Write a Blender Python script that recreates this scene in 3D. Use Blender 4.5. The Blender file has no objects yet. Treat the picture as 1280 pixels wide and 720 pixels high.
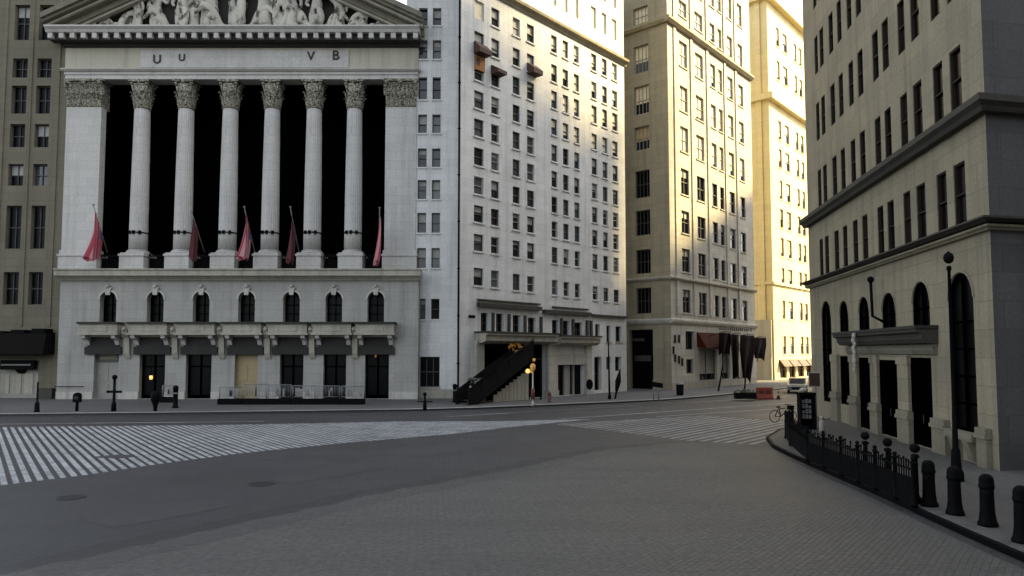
import bpy, math, random
from mathutils import Vector, Matrix
random.seed(7)
R = math.radians
PI = math.pi
scene = bpy.context.scene
COL = scene.collection

# ------------------------------------------------------------------ camera
F, PU, PV, HZ, EYE = 900.0, 640.0, 385.0, 440.0, 4.0
PITCH = math.atan((HZ - PV) / F)
cd = bpy.data.cameras.new("camera")
cam = bpy.data.objects.new("camera", cd)
COL.objects.link(cam)
cam.location = (0, 0, EYE)
cam.rotation_euler = (PI / 2 + PITCH, 0, 0)
cd.sensor_width = 36
cd.lens = F / 1280 * 36
cd.shift_y = (PV - 360) / 1280
cd.clip_end = 3000
scene.camera = cam


def ray(u, v):
    a, b = (u - PU) / F, -(v - PV) / F
    c, s = math.cos(PITCH), math.sin(PITCH)
    return Vector((a, c - b * s, s + b * c))


def ground(u, v, z=0.0):
    r = ray(u, v)
    t = (z - EYE) / r.z
    return Vector((r.x * t, r.y * t))


def vpdir(u):
    r = ray(u, HZ)
    return Vector((r.x, r.y)).normalized()


class Plane:
    """a facade's vertical plane: local x along it (left to right from the street), y into it, z up"""

    def __init__(self, p, d):
        self.p, self.d = Vector(p), Vector(d).normalized()
        self.n = Vector((-self.d.y, self.d.x))
        self.rz = math.atan2(self.d.y, self.d.x)

    def st(self, u, v, off=0.0):
        r = ray(u, v)
        p = self.p + self.n * off
        det = r.x * (-self.d.y) + self.d.x * r.y
        t = (p.x * (-self.d.y) + self.d.x * p.y) / det
        q = Vector((r.x * t, r.y * t)) - p
        return q.dot(self.d), EYE + r.z * t

    def s(self, u, v=400, off=0.0):
        return self.st(u, v, off)[0]

    def z(self, u, v, off=0.0):
        return self.st(u, v, off)[1]


# ------------------------------------------------------------------ mesh builder
class MB:
    def __init__(self):
        self.v, self.f, self.m, self.sm = [], [], [], []
        self.mi = 0

    def vert(self, p):
        self.v.append(tuple(p))
        return len(self.v) - 1

    def face(self, idx, smooth=False):
        self.f.append(tuple(idx)); self.m.append(self.mi); self.sm.append(smooth)

    def poly(self, pts, smooth=False):
        self.face([self.vert(p) for p in pts], smooth)

    def box(self, x0, x1, y0, y1, z0, z1, mat=None):
        if x0 > x1: x0, x1 = x1, x0
        if y0 > y1: y0, y1 = y1, y0
        if z0 > z1: z0, z1 = z1, z0
        c = [(x, y, z) for z in (z0, z1) for y in (y0, y1) for x in (x0, x1)]
        if mat is not None: c = [mat @ Vector(p) for p in c]
        b = len(self.v); self.v += [tuple(p) for p in c]
        for q in ((0, 2, 3, 1), (4, 5, 7, 6), (0, 1, 5, 4), (2, 6, 7, 3), (0, 4, 6, 2), (1, 3, 7, 5)):
            self.face([b + i for i in q])
        return self

    def prism_xz(self, pts, y0, y1):
        """outline in x,z pushed from y0 to y1"""
        n = len(pts); b = len(self.v)
        self.v += [(p[0], y0, p[1]) for p in pts] + [(p[0], y1, p[1]) for p in pts]
        self.face([b + i for i in range(n)]); self.face([b + n + i for i in reversed(range(n))])
        for i in range(n):
            j = (i + 1) % n
            self.face((b + j, b + i, b + n + i, b + n + j))
        return self

    def prism_yz(self, pts, x0, x1):
        n = len(pts); b = len(self.v)
        self.v += [(x0, p[0], p[1]) for p in pts] + [(x1, p[0], p[1]) for p in pts]
        self.face([b + i for i in reversed(range(n))]); self.face([b + n + i for i in range(n)])
        for i in range(n):
            j = (i + 1) % n
            self.face((b + i, b + j, b + n + j, b + n + i))
        return self

    def prism_xy(self, pts, z0, z1):
        n = len(pts); b = len(self.v)
        self.v += [(p[0], p[1], z0) for p in pts] + [(p[0], p[1], z1) for p in pts]
        self.face([b + i for i in reversed(range(n))]); self.face([b + n + i for i in range(n)])
        for i in range(n):
            j = (i + 1) % n
            self.face((b + i, b + j, b + n + j, b + n + i))
        return self

    def lathe(self, prof, cx=0, cy=0, seg=16, flutes=0, fd=0.0, smooth=True):
        """prof: (r, z) from bottom up"""
        b = len(self.v)
        for r, z in prof:
            for k in range(seg):
                a = 2 * PI * k / seg
                rr = r * (1 - fd * (0.5 + 0.5 * math.cos(a * flutes))) if flutes else r
                self.v.append((cx + rr * math.cos(a), cy + rr * math.sin(a), z))
        for i in range(len(prof) - 1):
            for k in range(seg):
                l = (k + 1) % seg
                self.face((b + i * seg + k, b + i * seg + l, b + (i + 1) * seg + l, b + (i + 1) * seg + k), smooth)
        self.face([b + k for k in reversed(range(seg))])
        t = b + (len(prof) - 1) * seg
        self.face([t + k for k in range(seg)])
        return self

    def tube(self, pts, r, seg=8, smooth=True):
        pts = [Vector(p) for p in pts]
        rs = r if isinstance(r, (list, tuple)) else [r] * len(pts)
        b = len(self.v)
        for i, p in enumerate(pts):
            t = (pts[min(i + 1, len(pts) - 1)] - pts[max(i - 1, 0)]).normalized()
            a = Vector((0, 0, 1)) if abs(t.z) < 0.9 else Vector((1, 0, 0))
            e1 = t.cross(a).normalized(); e2 = t.cross(e1)
            for k in range(seg):
                an = 2 * PI * k / seg
                self.v.append(tuple(p + (e1 * math.cos(an) + e2 * math.sin(an)) * rs[i]))
        for i in range(len(pts) - 1):
            for k in range(seg):
                l = (k + 1) % seg
                self.face((b + i * seg + k, b + (i + 1) * seg + k, b + (i + 1) * seg + l, b + i * seg + l), smooth)
        self.face([b + k for k in range(seg)])
        t = b + (len(pts) - 1) * seg
        self.face([t + k for k in reversed(range(seg))])
        return self

    def ball(self, c, r, seg=10, rings=7, sq=(1, 1, 1)):
        b = len(self.v)
        for i in range(rings + 1):
            th = PI * i / rings
            for k in range(seg):
                a = 2 * PI * k / seg
                self.v.append((c[0] + sq[0] * r * math.sin(th) * math.cos(a), c[1] + sq[1] * r * math.sin(th) * math.sin(a), c[2] - sq[2] * r * math.cos(th)))
        for i in range(rings):
            for k in range(seg):
                l = (k + 1) % seg
                self.face((b + i * seg + k, b + i * seg + l, b + (i + 1) * seg + l, b + (i + 1) * seg + k), True)
        return self

    def grid(self, P, matf=None):
        """a cloth of shared vertices"""
        ids = [[self.vert(p) for p in row] for row in P]
        for j in range(len(P) - 1):
            for i in range(len(P[0]) - 1):
                if matf: self.mi = matf(i, j)
                self.face((ids[j][i], ids[j][i + 1], ids[j + 1][i + 1], ids[j + 1][i]), True)
        return self

    def mesh(self, name, mats):
        me = bpy.data.meshes.new(name)
        me.from_pydata(self.v, [], self.f)
        if not isinstance(mats, (list, tuple)): mats = [mats]
        for m in mats: me.materials.append(m)
        me.polygons.foreach_set("material_index", self.m)
        me.polygons.foreach_set("use_smooth", self.sm)
        me.update()
        return me

    def build(self, name, mats, parent=None, loc=None):
        o = bpy.data.objects.new(name, self.mesh(name, mats))
        COL.objects.link(o)
        if parent is not None: o.parent = parent
        if loc is not None: o.location = loc
        return o


def inst(name, me, parent=None, loc=(0, 0, 0), rz=0.0):
    o = bpy.data.objects.new(name, me)
    COL.objects.link(o)
    o.location = loc; o.rotation_euler = (0, 0, rz)
    if parent is not None: o.parent = parent
    return o


def thing(name, label, cat, loc=(0, 0, 0), rz=0.0, group=None):
    o = bpy.data.objects.new(name, None)
    COL.objects.link(o)
    o.empty_display_size = 0.3
    o.location = loc; o.rotation_euler = (0, 0, rz)
    o["label"] = label; o["category"] = cat
    if group: o["group"] = group
    return o


def plthing(name, label, cat, pl, group=None):
    return thing(name, label, cat, (pl.p.x, pl.p.y, 0), pl.rz, group)


def copy_thing(o, label=None, loc=None, rz=None):
    def rec(a, par):
        c = a.copy(); COL.objects.link(c)
        if par is not None: c.parent = par
        for ch in a.children: rec(ch, c)
        return c
    c = rec(o, None)
    if label: c["label"] = label
    if loc is not None: c.location = loc
    if rz is not None: c.rotation_euler = (0, 0, rz)
    return c


def structure(o):
    o["kind"] = "structure"; return o


# ------------------------------------------------------------------ materials
def newmat(name):
    m = bpy.data.materials.new(name); m.use_nodes = True
    nt = m.node_tree
    b = nt.nodes["Principled BSDF"]
    return m, nt, b


def N(nt, t, **kw):
    n = nt.nodes.new(t)
    for k, v in kw.items():
        if k.startswith("i_"):
            n.inputs[k[2:].replace("_", " ")].default_value = v
        else:
            setattr(n, k, v)
    return n


def mixc(nt, fac, a, b, mode="MIX"):
    n = nt.nodes.new("ShaderNodeMix"); n.data_type = "RGBA"; n.blend_type = mode
    for i, x in ((0, fac), (6, a), (7, b)):
        if isinstance(x, (int, float)): n.inputs[i].default_value = x
        elif isinstance(x, (tuple, list)): n.inputs[i].default_value = (*x[:3], 1)
        else: nt.links.new(x, n.inputs[i])
    return n.outputs[2]


def math_(nt, op, a, b=None):
    n = nt.nodes.new("ShaderNodeMath"); n.operation = op
    for i, x in enumerate((a, b)):
        if x is None: continue
        if isinstance(x, (int, float)): n.inputs[i].default_value = x
        else: nt.links.new(x, n.inputs[i])
    return n.outputs[0]


def ramp(nt, x, stops):
    n = nt.nodes.new("ShaderNodeValToRGB")
    e = n.color_ramp.elements
    e[0].position, e[0].color = stops[0][0], (*[stops[0][1]] * 3, 1)
    e[1].position, e[1].color = stops[-1][0], (*[stops[-1][1]] * 3, 1)
    for p, c in stops[1:-1]:
        k = e.new(p); k.color = (c, c, c, 1)
    nt.links.new(x, n.inputs[0])
    return n.outputs[0]


def stone(name, col, bw=1.3, bh=0.62, joint=0.018, var=0.10, stain_shade=0.35, jdark=0.55, rough=0.85, dirt=(0.06, 0.055, 0.045)):
    """ashlar: blocks with joints, blotches and rain streaks; x+y against z so that front and side faces both course"""
    m, nt, b = newmat(name)
    tc = N(nt, "ShaderNodeTexCoord")
    sx = N(nt, "ShaderNodeSeparateXYZ"); nt.links.new(tc.outputs["Object"], sx.inputs[0])
    u = math_(nt, "ADD", sx.outputs[0], sx.outputs[1])
    cv = N(nt, "ShaderNodeCombineXYZ"); nt.links.new(u, cv.inputs[0]); nt.links.new(sx.outputs[2], cv.inputs[1])
    br = N(nt, "ShaderNodeTexBrick", offset=0.5)
    br.inputs["Scale"].default_value = 1
    br.inputs["Brick Width"].default_value = bw; br.inputs["Row Height"].default_value = bh
    br.inputs["Mortar Size"].default_value = joint; br.inputs["Mortar Smooth"].default_value = 0.3
    br.inputs["Color1"].default_value = (*[1 - var] * 3, 1); br.inputs["Color2"].default_value = (1 + var, 1 + var * 0.96, 1 + var * 0.88, 1)
    br.inputs["Mortar"].default_value = (*[jdark] * 3, 1)
    nt.links.new(cv.outputs[0], br.inputs["Vector"])
    c = mixc(nt, 1.0, col, br.outputs["Color"], "MULTIPLY")
    # broad blotches
    n1 = N(nt, "ShaderNodeTexNoise"); n1.inputs["Scale"].default_value = 0.35; n1.inputs["Detail"].default_value = 6
    nt.links.new(tc.outputs["Object"], n1.inputs["Vector"])
    c = mixc(nt, ramp(nt, n1.outputs["Fac"], ((0.38, 0.0), (0.68, 0.45 * stain_shade + 0.05))), c, tuple(x * 0.55 for x in col))
    # rain streaks
    mp = N(nt, "ShaderNodeMapping"); mp.inputs["Scale"].default_value = (1.6, 1.6, 0.09)
    nt.links.new(tc.outputs["Object"], mp.inputs[0])
    n2 = N(nt, "ShaderNodeTexNoise"); n2.inputs["Scale"].default_value = 1.0; n2.inputs["Detail"].default_value = 5; n2.inputs["Roughness"].default_value = 0.65
    nt.links.new(mp.outputs[0], n2.inputs["Vector"])
    c = mixc(nt, ramp(nt, n2.outputs["Fac"], ((0.48, 0.0), (0.78, stain_shade))), c, dirt)
    # grain
    n3 = N(nt, "ShaderNodeTexNoise"); n3.inputs["Scale"].default_value = 9; n3.inputs["Detail"].default_value = 3
    nt.links.new(tc.outputs["Object"], n3.inputs["Vector"])
    c = mixc(nt, 1.0, c, ramp(nt, n3.outputs["Fac"], ((0.25, 0.82), (0.75, 1.12))), "MULTIPLY")
    nt.links.new(c, b.inputs["Base Color"])
    b.inputs["Roughness"].default_value = rough
    bp = N(nt, "ShaderNodeBump"); bp.inputs["Strength"].default_value = 0.35; bp.inputs["Distance"].default_value = 0.02
    h = math_(nt, "ADD", math_(nt, "MULTIPLY", br.outputs["Fac"], -1.0), math_(nt, "MULTIPLY", n3.outputs["Fac"], 0.6))
    nt.links.new(h, bp.inputs["Height"]); nt.links.new(bp.outputs[0], b.inputs["Normal"])
    return m


def plain(name, col, rough=0.6, metal=0.0, var=0.25, scale=3.0, spec=0.5):
    m, nt, b = newmat(name)
    tc = N(nt, "ShaderNodeTexCoord")
    n = N(nt, "ShaderNodeTexNoise"); n.inputs["Scale"].default_value = scale; n.inputs["Detail"].default_value = 5
    nt.links.new(tc.outputs["Object"], n.inputs["Vector"])
    c = mixc(nt, n.outputs["Fac"], tuple(x * (1 - var) for x in col), tuple(min(1, x * (1 + var)) for x in col))
    nt.links.new(c, b.inputs["Base Color"])
    nt.links.new(ramp(nt, n.outputs["Fac"], ((0.3, max(0, rough - 0.08)), (0.7, min(1, rough + 0.1)))), b.inputs["Roughness"])
    b.inputs["Metallic"].default_value = metal; b.inputs["Specular IOR Level"].default_value = spec
    return m


def glass(name, lo, hi, rough=0.06, spec=0.5):
    """dark room behind glass, a little different from pane to pane"""
    m, nt, b = newmat(name)
    oi = N(nt, "ShaderNodeObjectInfo")
    c = mixc(nt, ramp(nt, oi.outputs["Random"], ((0.35, 0.0), (1.0, 1.0))), lo, hi)
    nt.links.new(c, b.inputs["Base Color"])
    b.inputs["Roughness"].default_value = rough
    b.inputs["IOR"].default_value = 1.45; b.inputs["Specular IOR Level"].default_value = spec
    tc = N(nt, "ShaderNodeTexCoord")
    n = N(nt, "ShaderNodeTexNoise"); n.inputs["Scale"].default_value = 1.3
    nt.links.new(tc.outputs["Object"], n.inputs["Vector"])
    bp = N(nt, "ShaderNodeBump"); bp.inputs["Strength"].default_value = 0.08; bp.inputs["Distance"].default_value = 0.05
    nt.links.new(n.outputs["Fac"], bp.inputs["Height"]); nt.links.new(bp.outputs[0], b.inputs["Normal"])
    return m


def glow(name, col, s):
    m, nt, b = newmat(name)
    b.inputs["Base Color"].default_value = (*col, 1)
    b.inputs["Emission Color"].default_value = (*col, 1)
    b.inputs["Emission Strength"].default_value = s
    return m


def sooty_carving(name, col, dark, sc=4.0, lo=.42, hi=.56):
    """carved stone whose hollows are black with sooty grime in ragged blotches"""
    m, nt, b = newmat(name)
    tc = N(nt, "ShaderNodeTexCoord")
    oi = N(nt, "ShaderNodeObjectInfo")
    av = N(nt, "ShaderNodeVectorMath", operation="ADD"); nt.links.new(tc.outputs["Object"], av.inputs[0]); nt.links.new(oi.outputs["Location"], av.inputs[1])
    n = N(nt, "ShaderNodeTexNoise"); n.inputs["Scale"].default_value = sc; n.inputs["Detail"].default_value = 4; n.inputs["Roughness"].default_value = .6
    nt.links.new(av.outputs[0], n.inputs["Vector"])
    n2 = N(nt, "ShaderNodeTexNoise"); n2.inputs["Scale"].default_value = .8; nt.links.new(av.outputs[0], n2.inputs["Vector"])
    c = mixc(nt, ramp(nt, n.outputs["Fac"], ((lo, 1.0), (hi, 0.0))), col, dark)
    c = mixc(nt, ramp(nt, n2.outputs["Fac"], ((.4, 0), (.7, .5))), c, tuple(x * .5 for x in col))
    nt.links.new(c, b.inputs["Base Color"]); b.inputs["Roughness"].default_value = .9; b.inputs["Specular IOR Level"].default_value = .2
    bp = N(nt, "ShaderNodeBump"); bp.inputs["Strength"].default_value = .6; bp.inputs["Distance"].default_value = .06
    nt.links.new(n.outputs["Fac"], bp.inputs["Height"]); nt.links.new(bp.outputs[0], b.inputs["Normal"])
    return m


M = dict(
    marble=stone("exchange_marble", (0.46, 0.445, 0.415), 1.5, 0.75, 0.012, 0.05, 0.30, 0.72),
    carved=stone("carved_marble", (0.46, 0.44, 0.39), 3.5, 3.5, 0.004, 0.05, 0.65, 0.9, dirt=(0.035, 0.032, 0.025)),
    frieze=stone("frieze_marble", (0.40, 0.38, 0.30), 2.6, 3.0, 0.01, 0.06, 0.35, 0.75),
    gritty=stone("sooty_stone", (0.16, 0.15, 0.11), 1.2, 0.6, 0.015, 0.1, 0.6, 0.6),
    buff=stone("buff_limestone", (0.128, 0.116, 0.080), 1.4, 0.7, 0.014, 0.07, 0.35, 0.65),
    white=stone("white_limestone", (0.56, 0.56, 0.54), 1.2, 0.6, 0.010, 0.06, 0.36, 0.76),
    corner=stone("grey_limestone", (0.40, 0.38, 0.325), 1.5, 0.72, 0.016, 0.09, 0.40, 0.62),
    gold=stone("yellow_limestone", (0.60, 0.50, 0.26), 1.5, 0.75, 0.012, 0.05, 0.2, 0.75),
    bank=stone("warm_granite", (0.25, 0.22, 0.148), 1.9, 0.95, 0.014, 0.09, 0.6, 0.66),
    trim=stone("dark_belt_stone", (0.042, 0.038, 0.028), 1.7, 3.0, 0.01, 0.1, 0.5, 0.7),
    greytrim=stone("weathered_trim", (0.34, 0.32, 0.26), 2.0, 3.0, 0.01, 0.08, 0.5, 0.7),
    glass=glass("window_glass", (0.006, 0.007, 0.008), (0.10, 0.105, 0.11)),
    bank_glass=glass("bank_glass", (0.004, 0.0035, 0.0025), (0.022, 0.017, 0.012), 0.2, 0.25),
    umber=plain("umber_sash", (0.022, 0.016, 0.011), 0.7, spec=0.2),
    bank_base=stone("bank_base_granite", (0.19, 0.17, 0.12), 1.9, 0.95, 0.014, 0.07, 0.5, 0.74),
    glare_blind=plain("cream_glare_blind", (0.62, 0.56, 0.40), 0.85),  # pale blinds that paint sun glare onto windows in the lit zones
    black_glass=glass("black_glass", (0.0012, 0.0012, 0.0014), (0.003, 0.003, 0.0035), 0.3, 0.12),
    frame=plain("dark_sash", (0.05, 0.05, 0.045), 0.6),
    pale_frame=plain("pale_sash", (0.24, 0.24, 0.22), 0.6),
    blind=plain("window_blind", (0.30, 0.30, 0.28), 0.8),
    glare_warm=plain("warm_glare_blind", (0.40, 0.30, 0.16), 0.8),  # warm blinds that paint the golden light onto upper panes
    black=plain("black_iron", (0.0025, 0.0025, 0.0027), 0.7, 0.0, 0.4, 6, 0.07),
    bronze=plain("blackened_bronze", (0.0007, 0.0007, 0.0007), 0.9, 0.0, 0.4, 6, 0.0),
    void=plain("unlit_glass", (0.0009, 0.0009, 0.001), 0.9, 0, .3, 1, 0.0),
    capital=sooty_carving("sooty_carving", (0.36, 0.34, 0.27), (0.022, 0.020, 0.015), 7.5, .40, .60),
    flank=stone("brown_shade_limestone", (0.27, 0.238, 0.158), 1.5, 0.72, 0.016, 0.08, 0.45, 0.7),  # darker, warmer limestone: paints shade and bounce on the flank; plain colour on cornices
    stain_shade=stone("soot_shade_stone", (0.022, 0.021, 0.017), 3, 3, 0.003, 0.1, 0.3, 0.9),  # near-black: paints shade under ledges and cornices, grime on string courses
    podium=stone("podium_marble", (0.325, 0.315, 0.285), 1.5, 0.75, 0.012, 0.05, 0.38, 0.72),
    bank_shade=stone("shaded_bank_granite", (0.088, 0.086, 0.086), 1.9, 0.95, 0.014, 0.12, 0.7, 0.7),  # darker copy of the warm granite; the front's shade is in the colour
    steel=plain("brushed_steel", (0.17, 0.17, 0.17), 0.5, 0.3),
    white_metal=plain("pale_paint", (0.34, 0.33, 0.30), 0.5),
    darkcloth=plain("black_awning_cloth", (0.006, 0.0055, 0.005), 0.95, spec=0.1),
    maroon=plain("maroon_cloth", (0.0065, 0.0022, 0.0017), 0.95, 0, 0.5, spec=0.05),
    rust=plain("rust_orange_cloth", (0.045, 0.010, 0.004), 0.95, 0, 0.9, 2.5, 0.1),
    red=plain("flag_red", (0.25, 0.030, 0.050), 0.85),
    dimred=plain("faded_maroon_flag", (0.075, 0.016, 0.022), 0.9, 0, 0.6, 4),
    dullred=plain("dull_red_paint", (0.10, 0.018, 0.016), 0.7),
    cream=plain("flag_white", (0.36, 0.20, 0.20), 0.85),
    blue=plain("flag_blue", (0.03, 0.035, 0.09), 0.85),
    door=plain("painted_door", (0.23, 0.22, 0.195), 0.6),
    tan=plain("tan_glow_door", (0.30, 0.235, 0.12), 0.6),  # warm interior glow is painted into the tan
    brown=plain("brown_panel", (0.05, 0.024, 0.015), 0.8),
    ochre=plain("ochre_panel", (0.24, 0.10, 0.022), 0.8),
    orange=plain("orange_plastic", (0.20, 0.028, 0.016), 0.6),
    rubber=plain("dark_rubber", (0.004, 0.004, 0.004), 0.85, spec=0.08),
    lamp=glow("warm_lamp", (1.0, 0.62, 0.18), .22),
    lamp_dim=glow("dim_warm_lamp", (0.6, 0.30, 0.06), 0.02),
    leaf=plain("shrub_leaf", (0.06, 0.07, 0.045), 0.7, 0, 0.7, 5),
    car=plain("silver_car_paint", (0.15, 0.155, 0.145), 0.35, 0.2, 0.05),
)


# ------------------------------------------------------------------ walls with openings
def arch_pts(a0, a1, z1, n=10):
    r = (a1 - a0) / 2; c = (a0 + a1) / 2; zs = z1 - r
    return [(c + r * math.cos(PI - PI * i / n), zs + r * math.sin(PI * i / n)) for i in range(n + 1)]


def wall_band(mb, x0, x1, z0, z1, ops, dep=0.35):
    """front at y=0 with real holes; ops = (a0, a1, b0, b1, arched)"""
    strips = []
    for o in sorted(ops, key=lambda o: o[0]):
        if strips and o[0] < strips[-1][1] - 1e-4:
            strips[-1][1] = max(strips[-1][1], o[1]); strips[-1][2].append(o)
        else:
            strips.append([o[0], o[1], [o]])
    q = lambda a, b, c, d: mb.poly([(a, 0, c), (b, 0, c), (b, 0, d), (a, 0, d)]) if b - a > 1e-4 and d - c > 1e-4 else None
    x = x0
    for s0, s1, lst in strips:
        q(x, s0, z0, z1)
        z = z0
        for a0, a1, b0, b1, arch in sorted(lst, key=lambda o: o[2]):
            q(s0, s1, z, b0); q(s0, a0, b0, b1); q(a1, s1, b0, b1)
            if arch:
                ap = arch_pts(a0, a1, b1); zs = ap[0][1]; n = len(ap) - 1
                for i in range(n):
                    (xa, za), (xb, zb) = ap[i], ap[i + 1]
                    mb.poly([(xa, 0, za), (xb, 0, zb), (xb, 0, b1), (xa, 0, b1)])
                    mb.poly([(xa, 0, za), (xa, dep, za), (xb, dep, zb), (xb, 0, zb)])
                top = zs
            else:
                top = b1
                mb.poly([(a0, 0, b1), (a0, dep, b1), (a1, dep, b1), (a1, 0, b1)])
            mb.poly([(a0, 0, b0), (a0, dep, b0), (a0, dep, top), (a0, 0, top)])
            mb.poly([(a1, dep, b0), (a1, 0, b0), (a1, 0, top), (a1, dep, top)])
            mb.poly([(a0, dep, b0), (a0, 0, b0), (a1, 0, b0), (a1, dep, b0)])
            z = b1
        q(s0, s1, z, z1)
        x = s1
    q(x, x1, z0, z1)


def wall_shell(mb, x0, x1, z0, z1, depth, dep=0.35, left=True, right=True):
    """the rest of the block behind the front"""
    mb.poly([(x0, 0, z0), (x0, 0, z1), (x0, depth, z1), (x0, depth, z0)]) if left else None
    mb.poly([(x1, 0, z0), (x1, depth, z0), (x1, depth, z1), (x1, 0, z1)]) if right else None
    mb.poly([(x0, 0, z1), (x1, 0, z1), (x1, depth, z1), (x0, depth, z1)])
    mb.poly([(x0, depth, z0), (x0, depth, z1), (x1, depth, z1), (x1, depth, z0)])
    e = dep + 0.12   # dark floor plates/rooms end here: a closed back so no daylight leaks through the openings
    mb.poly([(x0 + .01, e, z0), (x1 - .01, e, z0), (x1 - .01, e, z1 - .01), (x0 + .01, e, z1 - .01)])


def window(parent, a0, a1, b0, b1, arch=False, dep=0.35, bars=(1, 1), mat="frame", gl="glass", sill=None, blind=0.0, blind_mat="blind", name="window", fw=None):
    w, h = a1 - a0, b1 - b0
    fw = fw or max(0.035, min(0.07, w * 0.08))
    mb = MB(); y0, y1 = dep - 0.09, dep + 0.03
    if arch:
        outer = arch_pts(a0, a1, b1, 10); inner = arch_pts(a0 + fw, a1 - fw, b1 - fw, 10)
        zs = outer[0][1]
        for i in range(10):
            mb.prism_xz([outer[i], outer[i + 1], inner[i + 1], inner[i]], y0, y1)
        top = zs
    else:
        mb.box(a0, a1, y0, y1, b1 - fw, b1); top = b1 - fw
    mb.box(a0, a0 + fw, y0, y1, b0 + fw, top); mb.box(a1 - fw, a1, y0, y1, b0 + fw, top)
    mb.box(a0, a1, y0, y1, b0, b0 + fw)
    nv, nh = bars
    for i in range(nv):
        x = a0 + w * (i + 1) / (nv + 1); mb.box(x - fw * .35, x + fw * .35, y0 + .02, y1, b0 + fw, top if not arch else b1 - fw * 1.5)
    for i in range(nh):
        z = b0 + h * (i + 1) / (nh + 1) * (0.86 if arch else 1); mb.box(a0 + fw, a1 - fw, y0 + .015, y1, z - fw * .45, z + fw * .45)
    o = mb.build(name, M[mat], parent)
    p = MB()
    if arch:
        p.prism_xz(arch_pts(a0 + .004, a1 - .004, b1 - .004, 10)[::-1] + [(a0 + .004, b0 + .004), (a1 - .004, b0 + .004)], dep + .035, dep + .05)
    else:
        p.box(a0 + .004, a1 - .004, dep + .035, dep + .05, b0 + .004, b1 - .004)
    p.build("pane", M[gl], o)
    if blind > 0 and not arch:
        MB().box(a0 + fw, a1 - fw, dep + .015, dep + .033, b1 - fw - (h - 2 * fw) * blind, b1 - fw).build("blind", M[blind_mat], o)
    if sill:
        MB().box(a0 - .08, a1 + .08, -0.10, 0.03, b0 - .13, b0 - .003).build("sill", M[sill], o)
    return o


def profile_run(mb, x0, x1, prof, ret0=0.0, ret1=0.0):
    """a moulding along x; prof = (y, z) outline with negative y standing out"""
    mb.prism_yz(prof, x0, x1)
# ================================================================== the exchange
g0 = ground(70, 501)
NY = Plane((g0.x, g0.y), (1, 0))
COFF = 0.9                                   # the colonnade stands a little behind the podium front
def ns(u, v=400): return NY.s(u, v)
def nz(v, u=300): return NY.z(u, v)
def cs(u, v=220): return NY.s(u, v, COFF)
def cz(v, u=300): return NY.z(u, v, COFF)
W = ns(523)
ex = plthing("exchange_building", "pale marble exchange with a portico of six tall columns under a sculpted pediment", "building", NY)
M['nywall'] = M['marble']

arch_px = [134.4, 193.6, 251, 307.8, 364, 417, 469.5]
door_px = [(117, 148), (174, 206), (232, 264), (293, 322), (349.5, 379), (404, 432.5), (456, 486)]
zc0, zc1 = nz(351), nz(337)                  # podium cornice
ops = []
za0, za1 = nz(403), nz(364)
for u in arch_px:
    c = ns(u); ops.append((c - .69, c + .69, za0, za1, True))
dz1 = nz(438)
dops = [(ns(a, 470), ns(b, 470), 0.16, dz1, False) for a, b in door_px]
mb = MB()
zmid = nz(430)
wall_band(mb, 0, W, 0, zmid, [(o[0], o[1], o[2], min(o[3], zmid - .01), False) for o in dops], 0.7)
wall_band(mb, 0, W, zmid, zc0 + .3, ops, 0.7)
wall_shell(mb, 0, W, 0, zc0 + .3, 24, 0.7)
mb.build("podium_wall", M['podium'], ex)
# body behind the portico and over it
zent0, zent1 = cz(103), cz(46)
BH = cz(30) + 0.2
mb = MB()
mb.box(0.25, W - 0.25, 6.5, 24, zc0 + .31, BH - .02)
mb.build("rear_block", M['carved'], ex)
# podium cornice
mb = MB()
profile_run(mb, -0.12, W + 0.25, [(0.3, zc0), (-.18, zc0), (-.28, zc0 + .12), (-.55, zc0 + .3), (-.75, zc0 + .36), (-.75, zc1 - .18), (-.85, zc1 - .1), (-.85, zc1), (0.3, zc1)])
mb.build("podium_cornice", M['greytrim'], ex)
mb = MB(); mb.box(0.02, W - 0.02, 0.32, 6.45, zc0 + .31, zc1 - .02)
mb.build("portico_floor", M['carved'], ex)

# arched windows of the podium with keystones
for u in arch_px:
    c = ns(u)
    w = window(ex, c - .69, c + .69, za0, za1, True, 0.7, (1, 2), "bronze", "black_glass", name="arched_window")
    k = MB()
    k.prism_xz([(c - .16, za1 - .32), (c + .16, za1 - .32), (c + .26, za1 + .30), (c - .26, za1 + .30)], -.16, .04)
    k.ball((c, -.14, za1 + .40), .17, 8, 6); k.ball((c - .22, -.08, za1 + .22), .12, 8, 5); k.ball((c + .22, -.08, za1 + .22), .12, 8, 5)
    k.prism_xz(arch_pts(c - .86, c + .86, za1 + .17, 12) + arch_pts(c - .70, c + .70, za1 + .01, 12)[::-1], -.06, .03) if False else None
    oa, ia = arch_pts(c - .84, c + .84, za1 + .15, 12), arch_pts(c - .695, c + .695, za1 + .005, 12)
    for i in range(12): k.prism_xz([oa[i], oa[i + 1], ia[i + 1], ia[i]], -.07, .02)
    k.build("keystone", M['carved'], w)

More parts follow.
